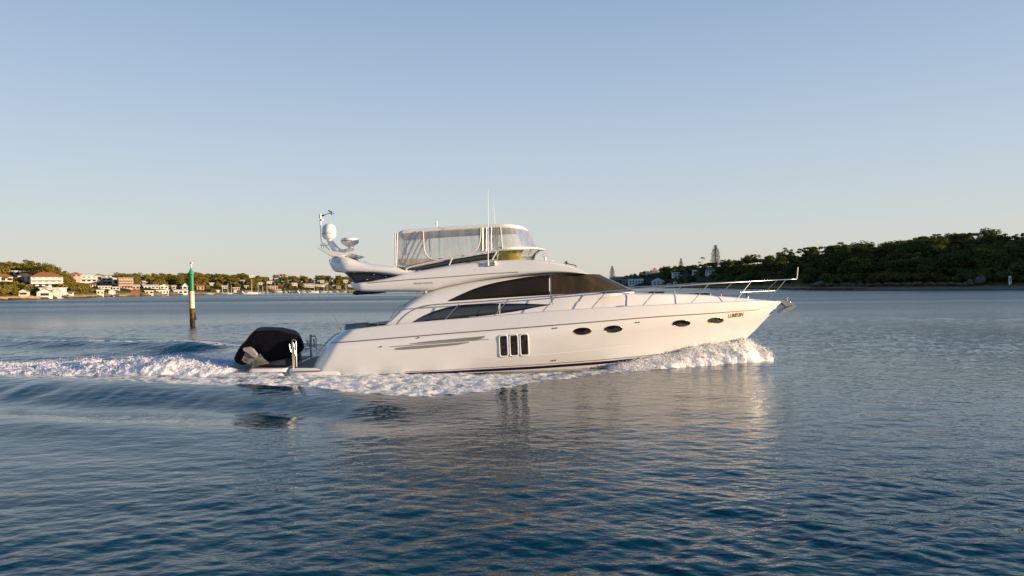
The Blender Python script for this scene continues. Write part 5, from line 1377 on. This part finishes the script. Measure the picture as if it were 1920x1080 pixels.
far = [('small white flat-topped house alone high on the wooded ridge', 471, 519, 7, 2.5, 'flat', .6, wh, M['r_white'], (1,1)),
 ('leftmost of the little white houses on the far ridge', 508, 525, 5, 3.2, 'gable', 1.5, wh, M['r_white'], (1,1)),
 ('middle one of the little white houses on the far ridge', 518, 525.5, 6, 3.5, 'flat', .6, wh, M['r_white'], (1,1)),
 ('square white house lowest of the little group on the far ridge', 525.5, 528.5, 5, 4.4, 'flat', .5, wh, M['r_white'], (1,1)),
 ('low white-roofed house below the little group on the far ridge', 505, 531, 10, 2.4, 'flat', .8, cr, M['r_white'], (1,2)),
 ('pinkish waterfront house with several terraces behind the cruisers', 512, 543, 17, 6, 'flat', .8, pk, M['r_white'], (2,4)),
 ('cream house under a white sloping roof between dark trees', 544, 530, 5, 3.5, 'gable', 1.5, cr, M['r_white'], (1,1)),
 ('cream two-level house on the slope right of the dark round trees', 553, 538.5, 9, 6, 'gable', 2, cr, M['r_white'], (2,2)),
 ('broad white waterfront house with a row of dark windows', 579, 539, 18, 6.5, 'flat', .6, wh, M['r_white'], (2,6)),
 ('long flat white building right of the broad waterfront house', 600, 537.5, 20, 3.2, 'flat', .7, wh, M['r_white'], (1,6)),
 ('orange-tiled house on the skyline above the broad waterfront house', 582, 527.5, 7, 3.5, 'hip', 2.8, pk, M['r_tile'], (1,2)),
 ('cream house right beside the orange-tiled one on the skyline', 591.5, 528.5, 7, 3.6, 'flat', .6, cr, M['r_white'], (1,2)),
 ('tall white house standing clear on the ridge towards the yacht', 624, 525.5, 5, 4, 'gable', 1.4, wh, M['r_white'], (2,1)),
 ('white cottage low down near the masts by the yacht', 627, 539.5, 5, 3.5, 'gable', 1.5, wh, M['r_white'], (1,1)),
 ('pinkish cottage low down next to the masts by the yacht', 635, 541, 8, 4.5, 'gable', 1.5, pk, M['r_tile'], (1,2)),
 ('pale house on the slope just below the yacht aft arm', 648, 530, 8, 3.5, 'gable', 2, cr, M['r_white'], (1,2)),
 ('cream terrace house left of the biggest mast', 462, 541, 7, 5, 'flat', .6, cr, M['r_white'], (2,2)),
 ('low peach bungalow behind the small yachts on the left', 443, 543, 12, 3.5, 'flat', .6, pk, M['r_white'], (1,3)),
 ('pale boatshed at the water left of the first small yacht', 409, 548.5, 5, 4, 'gable', 1, cr, M['r_white'], (0,0)),
 ('cream boatshed at the water between the first small yachts', 441, 548.5, 5, 4, 'flat', .5, cr, M['r_white'], (0,0))]
far += [('tiny white cottage between the two channel-side boatsheds and the trees', 326, 541, 7, 4, 'gable', 2, wh, M['r_white'], (1,1)),
 ('small cream house half up the slope right of the channel marker', 398, 536, 8, 4, 'gable', 2, cr, M['r_white'], (1,2)),
 ('white-roofed house low among the olive trees, above the first short masts', 421, 541, 9, 3.5, 'gable', 2, cr, M['r_white'], (1,2)),
 ('little white house just below the skyline, left of the pinkish waterfront house', 489, 534, 6, 3, 'gable', 1.5, wh, M['r_white'], (1,1)),
 ('red-roofed cottage above the big white cruisers', 534, 537, 7, 3.5, 'hip', 2.4, cr, M['r_tile'], (1,2)),
 ('white cube house between the cream two-level house and the broad white one', 563, 530, 5, 4, 'flat', .5, wh, M['r_white'], (1,1)),
 ('pale house directly above the long flat white building', 604, 530.5, 7, 3.5, 'gable', 1.6, cr, M['r_white'], (1,2)),
 ('small terracotta-roofed house between the pair of masts and the ridge house', 613, 534.5, 7, 3.5, 'hip', 2, wh, M['r_tile'], (1,2)),
 ('low white cottage at the far right end of the left shore', 657, 538.5, 8, 3.5, 'gable', 1.6, wh, M['r_white'], (1,2))]
for a in far: house(*a)
house('small white villa among trees directly under the lone flat-topped ridge house', 455, 531, 8, 4, 'gable', 2, wh, M['r_white'], (1,2))
house('peach villa with white roof on the slope above the long bungalow', 268, 533, 9, 4.5, 'gable', 2, pk, M['r_white'], (1,2))
house('cream cottage glimpsed between the trees left of the tall cream house', 174, 538, 9, 4, 'gable', 2, cr, M['r_tile'], (1,2))
house('white shed with blue-grey roof between the stepped house and the white boathouse', 132, 552, 11, 4, 'gable', 2, wh, M['r_grey'], (1,1), t=3, depth_m=5)
M['w_bluew'] = mat('cool_white_boards', (0.62, 0.66, 0.70), 0.8, var=0.1)
bw = M['w_bluew']
rgt = [('large white two-level waterfront house just right of the windscreen', 1193, 534, 27, 8, 'gable', 3, bw, M['r_white'], (2,5)),
 ('blue-grey house tucked against the large white waterfront house', 1173, 531, 12, 5, 'gable', 3, gy, M['r_grey'], (1,2)),
 ('white A-frame waterfront house with a dark open gable', 1235, 534.5, 22, 7, 'gable', 6, bw, M['r_white'], (2,3), None, 'house', 'house', None, None, True),
 ('small white shed with green trim at the water, centre-right', 1256, 535.5, 7, 4, 'flat', .6, bw, M['r_white'], (1,1)),
 ('tiny white gabled boathouse at the foot of the right-hand hill', 1267, 534.5, 6, 4, 'gable', 3, wh, M['r_white'], (1,1), None, 'boathouse', 'boathouse', None, None, True),
 ('house with a tall pink pyramid roof rising over the trees', 1228, 511, 12, 2, 'pyramid', 8, pk, M['w_pink'], (0,0)),
 ('low pale roof just left of the pink pyramid roof', 1215, 514, 9, 2, 'gable', 1.6, bw, M['r_white'], (0,0)),
 ('white terraced house half hidden in the trees mid-slope', 1268, 518, 12, 7, 'flat', .8, bw, M['r_white'], (2,3)),
 ('second pale house mid-slope, smaller and lower than the terraced one', 1275, 520, 8, 3, 'flat', .6, gy, M['r_white'], (1,2)),
 ('small white house alone in the dark wood mid-slope', 1303, 513, 8, 5, 'gable', 1.6, bw, M['r_white'], (1,1)),
 ('white house with a broad grey roof high in the dark wood', 1333, 513.5, 18, 7, 'hip', 5, wh, M['r_grey'], (1,4)),
 ('grey jetty shed low at the water behind the yacht rails', 1304, 533, 12, 3, 'flat', .6, gy, M['r_white'], (0,0)),
 ('row of low blue-grey roofs behind the yacht windscreen', 1158, 525, 22, 4, 'gable', 2.4, gy, M['r_grey'], (1,3))]
for a in rgt: house(*a)

# ------------------------------------------------------------------ trees on both banks
def zone(px, t, T_):
    hi = t > T_ * 0.75
    if px < 125: return ('gum tree on the ridge above the terracotta-roofed house' if hi else 'leafy tree on the left bank among the boathouses'), 'trees around the left-hand houses'
    if px < 250: return ('tree on the skyline behind the tall cream house' if hi else 'bushy tree between the cream houses on the left bank'), 'trees among the cream houses'
    if px < 345: return ('tree in the wooded skyline left of the channel marker' if hi else 'dense tree behind the white boatsheds'), 'trees left of the channel marker'
    if px < 500: return ('tree in the wooded skyline right of the channel marker' if hi else 'dense olive tree behind the moored yachts'), 'trees right of the channel marker'
    if px < 700: return ('far tree on the skyline behind the moored cruisers' if hi else 'far bushy tree between the small white houses'), 'far trees behind the moored boats'
    if px < 1140: return 'distant tree on the far bank, mostly behind the motor yacht', 'trees hidden behind the motor yacht'
    if px < 1360: return ('shaded tree on the rising skyline above the waterfront houses' if hi else 'shaded tree between the waterfront houses right of the yacht'), 'trees of the middle hill'
    return ('dark gum tree on the skyline of the right-hand wood' if hi else 'dark dense tree in the shade of the right-hand wood'), 'trees of the dark right-hand wood'
def plant_tree(px, t, hmax, wk=1.0, kind=None, full=False):
    T_ = itp(TP, px); p = land_p(px, t); Y = p.y
    top = skyz(px, Y) + random.uniform(-1.6, 0.3)
    room = top - p.z
    h = min(hmax, room) if not full else min(room, hmax * 1.6)
    if h < 3.0: return False
    w = h * wk * random.uniform(0.95, 1.35)
    wpx = w * 0.72 * FPX / Y
    bpy_ = hor(px) - (p.z - H) / Y * FPX; tpy = hor(px) - (p.z + h - H) / Y * FPX
    if blocked(px, Y, bpy_, tpy, wpx): return False
    lab, grp = zone(px, t, T_)
    kind = kind or random.choice(['round', 'round', 'gum'])
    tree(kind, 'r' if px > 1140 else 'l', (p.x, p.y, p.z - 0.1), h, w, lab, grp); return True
# skyline trees
px = -10.0
while px < 1935:
    if 665 < px < 1120: px += 90
    T_ = itp(TP, px)
    if plant_tree(px, T_ * random.uniform(0.86, 1.05), itp(TREEH, px) * 1.25, 1.1, random.choice(['gum', 'gum', 'round']) if px > 1360 or px < 130 else None, True): px += (13 if px < 1140 else 9) + random.random()*5 if px < 1360 else 21 + random.random()*8
    else: px += 5
def scatter(p0, p1, n, hm, t0, t1, wk=1.15):
    c = 0; tries = 0
    while c < n and tries < n * 14:
        tries += 1
        px = random.uniform(p0, p1); t = itp(TP, px) * random.uniform(t0, t1)
        if plant_tree(px, t, hm * random.uniform(0.7, 1.15), wk): c += 1
random.seed(21)
scatter(-10, 130, 26, 8, 0.12, 0.9); scatter(125, 250, 22, 7, 0.05, 0.95); scatter(250, 350, 14, 8, 0.10, 0.9)
scatter(350, 500, 26, 10, 0.15, 0.85); scatter(500, 680, 20, 9, 0.1, 0.85)
scatter(1140, 1360, 26, 10, 0.08, 0.85); scatter(1350, 1935, 58, 11, 0.10, 0.9, 1.25)
def special(kind, px, py_top, py_base, wk, label, side, name):
    t = itp(TP, px) * 0.8; Y = itp(DP, px) + t; a = W(px, py_base, Y); b_ = W(px, py_top, Y); zg = land_z(px, t)
    z0 = min(a.z, zg + 2); h = b_.z - z0
    e = tree(kind, side, (a.x, a.y, z0), h, h*wk, label, None, name); return e
special('pine', 1148, 499, 528, 1.05, 'tall thin column-shaped pine standing alone left of the waterfront houses', 'r', 'pine_tree')
special('pine', 1277, 484.5, 512, 0.95, 'smaller column-shaped pine rising over the middle of the hill', 'r', 'pine_tree')
special('pine', 1342, 460, 502, 1.2, 'tallest pine, rising well clear of the skyline on the right-hand hill', 'r', 'pine_tree')
special('palm', 1318, 480.5, 506, 0.9, 'taller of the two palms left of the tallest pine', 'r', 'palm_tree')
special('palm', 1312, 489.5, 508, 1.0, 'shorter of the two palms left of the tallest pine', 'r', 'palm_tree')
special('palm', 1472, 463, 488, 0.9, 'lone palm sticking out of the skyline of the dark wood', 'r', 'palm_tree')
for px, a, b_, lab in ((10, 517, 543, 'leftmost slim palm on the left bank'), (19, 521, 541, 'slim palm between the leftmost palm and the white wing'), (27, 520, 541, 'slim palm with pale straight trunk in front of the white wing'), (47, 526, 543, 'leaning palm in front of the terracotta-roofed house')):
    Y = itp(DP, px) + 14; A = W(px, b_, Y); B2 = W(px, a, Y); tree('palm', 'l', A, B2.z - A.z, (B2.z - A.z)*1.2, lab, None, 'palm_tree')
print('TREES', NT[0])
# undergrowth filling both banks
bcm, _ = make_tree_meshes('bush', 77); bco = np.zeros(len(bcm.vertices)*3); bcm.vertices.foreach_get('co', bco); bco = bco.reshape(-1, 3); bfa = np.array([tuple(p.vertices) for p in bcm.polygons])
def undergrowth(p0, p1, n, m_, t0, t1, hr):
    V = []; F = []; o = 0; g = np.random.default_rng(int(abs(p0)) + 5)
    for _ in range(n):
        px = g.uniform(p0, p1); T_ = itp(TP, px); t = max(t0, T_ * g.uniform(0, t1)); p = land_p(px, t)
        sp_ = hor(px) - (p.z - H) / p.y * FPX
        h = g.uniform(*hr); tp_ = hor(px) - (p.z + h - H) / p.y * FPX
        if blocked(px, p.y, sp_, tp_, h*FPX/p.y): continue
        h = min(h, max(1.0, skyz(px, p.y) - p.z)); a = g.random()*6.28; ca, sa = math.cos(a), math.sin(a); w = h * g.uniform(1.2, 2.0)
        q_ = np.stack([(bco[:,0]*ca - bco[:,1]*sa)*w + p.x, (bco[:,0]*sa + bco[:,1]*ca)*w + p.y, bco[:,2]*h*1.3 + p.z - .3], 1)
        V.append(q_); F.append(bfa + o); o += len(bco)
    V = np.concatenate(V); F = np.concatenate(F)
    me = bpy.data.meshes.new('undergrowth'); me.from_pydata(V.tolist(), [], F.tolist()); me.materials.append(m_)
    ob = bpy.data.objects.new('undergrowth', me); COL.objects.link(ob); tag(ob, kind='stuff')
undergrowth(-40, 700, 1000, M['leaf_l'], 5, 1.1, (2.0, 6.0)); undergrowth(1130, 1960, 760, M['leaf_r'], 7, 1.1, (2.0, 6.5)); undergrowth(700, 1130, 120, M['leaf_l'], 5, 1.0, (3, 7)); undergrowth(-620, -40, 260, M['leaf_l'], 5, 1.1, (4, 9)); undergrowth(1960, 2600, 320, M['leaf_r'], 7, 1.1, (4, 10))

# ------------------------------------------------------------------ rocks, seawalls, jetties
def boulder(px, py, wpx, hpx, label, grp, t=None):
    Y = itp(DP, px) + (t if t is not None else 4.0); p = W(px, py, Y); w = wpx/FPX*Y; h = hpx/FPX*Y
    g = np.random.default_rng(int(px*7)); bm = bmesh.new(); bmesh.ops.create_icosphere(bm, subdivisions=3, radius=1)
    s = g.random()*50
    for v_ in bm.verts:
        c = v_.co; k = 1 + 0.35*float(fbm(c.x*1.1 + s, c.y*1.1, c.z*1.1, 3)); v_.co = Vector((c.x*w*.5*k, c.y*w*.4*k, max(-.2, (c.z*.9+.35))*h*.72*k))
    me = bpy.data.meshes.new('boulder'); bm.to_mesh(me); bm.free(); me.materials.append(M['rock'])
    o = bpy.data.objects.new('boulder', me); COL.objects.link(o); o.location = p; tag(o, label, 'boulder', grp)
big = [(1541,534,26,9,'broad flat pale boulder at the left end of the rocky shore'), (1555,535,14,6,'smaller pale boulder leaning on the broad flat one'), (1820,531,13,10,'pale upright boulder, left one of the pair on the right-hand shore'), (1838,529,16,13,'big rounded boulder, right one of the pair on the right-hand shore'), (1526,537,12,5,'low grey slab of rock at the water on the left end of the rocky shore')]
for a in big: boulder(*a[:4], a[4], None)
rs = np.random.default_rng(3)
for i in range(34):
    px = 1562 + i*8.2 + rs.uniform(-3, 3); boulder(px, 534.5 + rs.uniform(-2.0, 1.5) - (px-1560)*.006, rs.uniform(6, 13), rs.uniform(2.5, 6), 'one of the small rocks lying along the foot of the dark wood', 'small rocks along the right-hand shore')
def seawall(px0, px1, h, label, t=0.4):
    q = MB(); rr = []
    for px in np.linspace(px0, px1, 14):
        p = land_p(px, t); nx = Vector((p.x, p.y, 0)).normalized()
        rr.append([(p.x, p.y, -0.6), (p.x, p.y, h), (p.x + nx.x*.6, p.y + nx.y*.6, h), (p.x + nx.x*.7, p.y + nx.y*.7, -0.6)])
    q.grid(rr); q.add(rr[0], [(0,1,2,3)]); q.add(rr[-1], [(3,2,1,0)])
    tag(q.build('seawall', M['seawall'], None, False), label, 'seawall')
seawall(-60, 76, 1.15, 'ochre sandstone seawall below the cream boathouse on the far left')
seawall(118, 182, 1.0, 'low tan seawall between the white boathouse and the flat white kiosk')
seawall(222, 246, 0.9, 'short seawall left of the red-brown boathouse')
seawall(262, 330, 0.8, 'long low seawall running to the channel marker')
seawall(360, 500, 0.8, 'far low seawall behind the small moored yachts')
def jetty(px, Lm, label):
    p = land_p(px, 1.0); r = empty('jetty', p, -math.atan2(p.x, p.y), label, 'jetty')
    q = MB(); q.box((0, -Lm/2, 0.75 - p.z + .2), (2.0, Lm, 0.15)); q.build('decking', M['timber'], r, False)
    for k in range(4):
        for s_ in (-1, 1): q = MB(); q.tube([(s_*.9, -Lm*(k+.5)/4, -p.z - 1), (s_*.9, -Lm*(k+.5)/4, 1.7 - p.z)], 0.13, 6); q.build('pile', M['timber'], r)
jetty(122, 9, 'dark timber jetty just right of the white boathouse'); jetty(219, 10, 'dark timber jetty at the green bush left of the apartment frame'); jetty(268, 9, 'timber jetty right of the red-brown boathouse'); jetty(320, 12, 'timber jetty left of the channel marker')

# ------------------------------------------------------------------ moored boats
M['boat_w'] = mat('boat_white', (0.78, 0.76, 0.72), 0.3, var=0.06)
M['boat_b'] = mat('boat_navy', (0.03, 0.04, 0.09), 0.3, var=0.1)
M['boat_r'] = mat('boat_red', (0.30, 0.06, 0.03), 0.4, var=0.1)
M['mast'] = mat('pale_alloy', (0.62, 0.58, 0.52), 0.4, var=0.05)
def hull_mesh(Lh, B, fb, m_, parent, name='hull'):
    rws = []
    for i in range(13):
        t = i / 12; x = -Lh/2 + Lh*t; b_ = B/2 * (1 - max(0, (t - .45)/.55)**2.2) * (0.85 + .15*min(1, t*4)); z = fb*(0.9 + 0.35*t*t)
        rws.append([(x + (0.05*Lh*(t**6)), -b_, z), (x, -b_*.9, .1), (x - .02*Lh*t, -b_*.5, -.3), (x - .02*Lh*t, b_*.5, -.3), (x, b_*.9, .1), (x + (0.05*Lh*(t**6)), b_, z)])
    q = MB(); q.grid(rws, closed=True); q.add(rws[0], [tuple(range(6))]); q.add(rws[-1], [tuple(range(6))[::-1]])
    return q.build(name, m_, parent, False)
def sailboat(px, py, Lpx, top, label, m_=None, rz=None):
    Y = min(dep(px, py), itp(DP, px) - 6); p = W(px, py, Y); Lh = Lpx/FPX*Y; mh = (py - top)/FPX*Y
    r = empty('sailing_yacht', (p.x, p.y, 0), random.uniform(-.35, .35) if rz is None else rz, label, 'sailing yacht')
    hull_mesh(Lh, Lh*.3, Lh*.10, m_ or M['boat_w'], r)
    q = MB(); q.box((-.02*Lh, 0, Lh*.14), (Lh*.42, Lh*.16, Lh*.07), taper=.8); q.build('cabin', M['boat_w'], r, False)
    q = MB(); q.tube([(Lh*.08, 0, 0), (Lh*.08, 0, mh)], [.16, .11], 6); q.build('mast', M['mast'], r)
    q = MB(); q.tube([(Lh*.08, 0, Lh*.24), (-Lh*.38, 0, Lh*.25)], .16, 6); q.build('boom', M['boat_b'] if random.random() < .5 else M['mast'], r)
    q = MB(); q.tube([(Lh*.5, 0, Lh*.12), (Lh*.08, 0, mh*.96)], .025, 3); q.tube([(-Lh*.5, 0, Lh*.1), (Lh*.08, 0, mh*.99)], .02, 3); q.build('rigging', M['mast'], r)
def cruiser(px, py, Lpx, hpx, label, m_=None):
    Y = min(dep(px, py), itp(DP, px) - 6); p = W(px, py, Y); Lh = Lpx/FPX*Y; hh = hpx/FPX*Y
    r = empty('motor_cruiser', (p.x, p.y, 0), random.choice([0, math.pi]) + random.uniform(-.4, .4), label, 'motor cruiser')
    hull_mesh(Lh, Lh*.32, hh*.42, m_ or M['boat_w'], r)
    q = MB(); q.box((-.05*Lh, 0, hh*.6), (Lh*.5, Lh*.24, hh*.45), taper=.82); q.box((-.1*Lh, 0, hh*.92), (Lh*.34, Lh*.22, hh*.10)); q.build('cabin', M['boat_w'], r, False)
    q = MB(); q.box((-.05*Lh, 0, hh*.66), (Lh*.47, Lh*.245, hh*.14)); q.build('window', M['win'], r, False)
random.seed(4)
sailboat(416, 551, 16, 533, 'small white sailing yacht, leftmost one of the three short masts')
sailboat(426, 551.5, 18, 532, 'small white sailing yacht, middle one of the three short masts')
sailboat(433, 550.5, 12, 534, 'small white sailing yacht, rightmost one of the three short masts')
sailboat(470, 551.5, 24, 523.5, 'large white sailing yacht with the tallest mast of the left group')
sailboat(483, 550, 12, 529, 'sailing yacht with two thick pale spars close right of the tallest mast')
sailboat(492, 549, 9, 535, 'little sailing yacht with a stubby mast right of the tallest mast')
sailboat(500, 548.5, 10, 531, 'sailing yacht left of the big white cruisers')
sailboat(515, 549, 9, 530, 'sailing yacht with its mast rising behind the big white cruiser')
sailboat(588, 549, 18, 523.5, 'long white sailing yacht with the tall mast in front of the broad white house')
sailboat(606.5, 548, 10, 526, 'sailing yacht with a thick mast, left one of the pair near the yacht stern')
sailboat(612.5, 548, 10, 525.5, 'sailing yacht with a thin mast, right one of the pair near the yacht stern')
sailboat(648, 548.5, 10, 527, 'sailing yacht partly screened by the motor yacht aft arm')
cruiser(452, 551, 15, 5, 'white cruiser just left of the tallest mast'); cruiser(522, 549.5, 18, 8, 'biggest white cruiser, with a high flybridge, in front of the pinkish house')
cruiser(534, 549.5, 11, 4, 'low white cruiser tucked behind the biggest one'); cruiser(541, 549, 8, 4, 'dark blue launch right of the big cruisers', M['boat_b'])
cruiser(556, 549.5, 14, 5, 'white cruiser left of the broad white house'); cruiser(568, 549, 10, 4.5, 'white cruiser directly below the broad white house')
cruiser(595, 548.5, 9, 4, 'dark hulled cruiser right of the tall mast', M['boat_b']); cruiser(618, 548.5, 9, 3.5, 'small white cruiser right of the pair of masts')
cruiser(631, 548.5, 9, 4, 'white cruiser below the white cottage'); cruiser(655, 548.5, 11, 3, 'low red launch closest to the motor yacht stern', M['boat_r'])
cruiser(392, 552, 16, 3, 'long low white launch right of the channel marker')

# ------------------------------------------------------------------ channel markers
M['mk_green'] = mat('green_marker_paint', (0.015, 0.19, 0.06), 0.5, var=0.25, vscale=3)
M['mk_teal'] = mat('teal_cap', (0.02, 0.30, 0.20), 0.5, var=0.2)
M['mk_white'] = mat('stained_white_paint', (0.72, 0.62, 0.50), 0.7, var=0.3, vscale=1.5, col2=(0.60, 0.44, 0.32))
M['mk_weed'] = mat('weedy_timber', (0.16, 0.10, 0.015), 0.9, var=0.7, vscale=3, bump=0.06, bscale=6)
M['mk_dark'] = mat('barnacled_timber', (0.045, 0.026, 0.014), 0.9, var=0.6, vscale=5, bump=0.08, bscale=8)
Ym = dep(361, 611)
def PM(a, b): return W(a, b, Ym)
base = PM(361.5, 611); mk_ = empty('channel_marker', (base.x, base.y, 0), 0, 'green and white timber channel marker pile standing in the river at left', 'channel marker')
o0 = Vector((base.x, base.y, 0)); u = Ym / FPX
def PL(a, b): return PM(a, b) - o0
def seg(name, a0, b0, a1, b1, r0, r1, m_, n=4, rough=0.0):
    q = MB(); A = PL(a0, b0); B2 = PL(a1, b1); k = 9; P = [A.lerp(B2, i/k) for i in range(k+1)]
    q.tube(P, [(r0 + (r1-r0)*i/k)*u*(1 + rough*random.uniform(-1, 1)) for i in range(k+1)], 18); return q.build(name, m_, mk_)
seg('pile_foot', 361.6, 622, 360.8, 597, 4.7, 4.6, M['mk_dark'], rough=.07); seg('weed_band', 360.8, 597, 360, 578, 4.5, 4.8, M['mk_weed'], rough=.06)
seg('white_band', 360, 578, 359, 546, 4.7, 4.9, M['mk_white'], rough=.02); seg('green_band', 359, 546, 358.3, 515, 4.9, 4.8, M['mk_green'])
q = MB(); c = PL(358.2, 514); q.lathe([(4.8*u*1.1, -0.02), (6.0*u, -1.0*u), (5.8*u, 1*u), (3.5*u, 5*u), (1.3*u, 10*u), (0.6*u, 12.5*u), (0, 13*u)], c, 18); q.build('cap', M['mk_teal'], mk_)
q = MB(); q.tube([PL(358, 503), PL(358.5, 495)], 0.035, 6); q.ico(PL(358.2, 499), 0.09); q.box(PL(359, 493), (0.26, 0.1, 0.1)); q.tube([PL(354, 491), PL(367, 490)], 0.012, 4); q.tube([PL(356, 489), PL(361, 495)], 0.015, 4); q.tube([PL(361, 489), PL(357, 495)], 0.015, 4); q.build('lantern', M['white'], mk_)
q = MB(); q.tube([PL(365, 586), PL(367.5, 600)], 0.05, 6); q.build('fender_strip', M['mk_dark'], mk_)
q = MB(); q.tube([PL(355, 563), PL(355.6, 571)], 0.05, 6); q.build('bracket', M['mk_weed'], mk_)
Y2 = 262.0; p = W(1893, 541.5, Y2); mk2 = empty('channel_marker', (p.x, p.y, 0), 0, 'slim white marker post on a dark base at the edge of the right-hand beach', 'channel marker'); u2 = Y2 / FPX
q = MB(); q.lathe([(4*u2, -0.3), (3.6*u2, 1*u2), (1.4*u2, 6.5*u2), (0, 7*u2)], (0,0,0), 12); q.build('base', M['rubber'], mk2)
q = MB(); q.tube([(0,0,5*u2), (0,0,25*u2)], 1.5*u2*.5, 8); q.build('post', M['boat_w'], mk2)
q = MB(); q.box((0, -0.25, 17.5*u2), (5.2*u2, 0.12, 15*u2)); q.build('board', M['boat_w'], mk2, False)
q = MB(); q.box((0, -0.34, 18.0*u2), (2.6*u2, 0.05, 4.5*u2)); q.build('panel', M['greyp'], mk2, False)
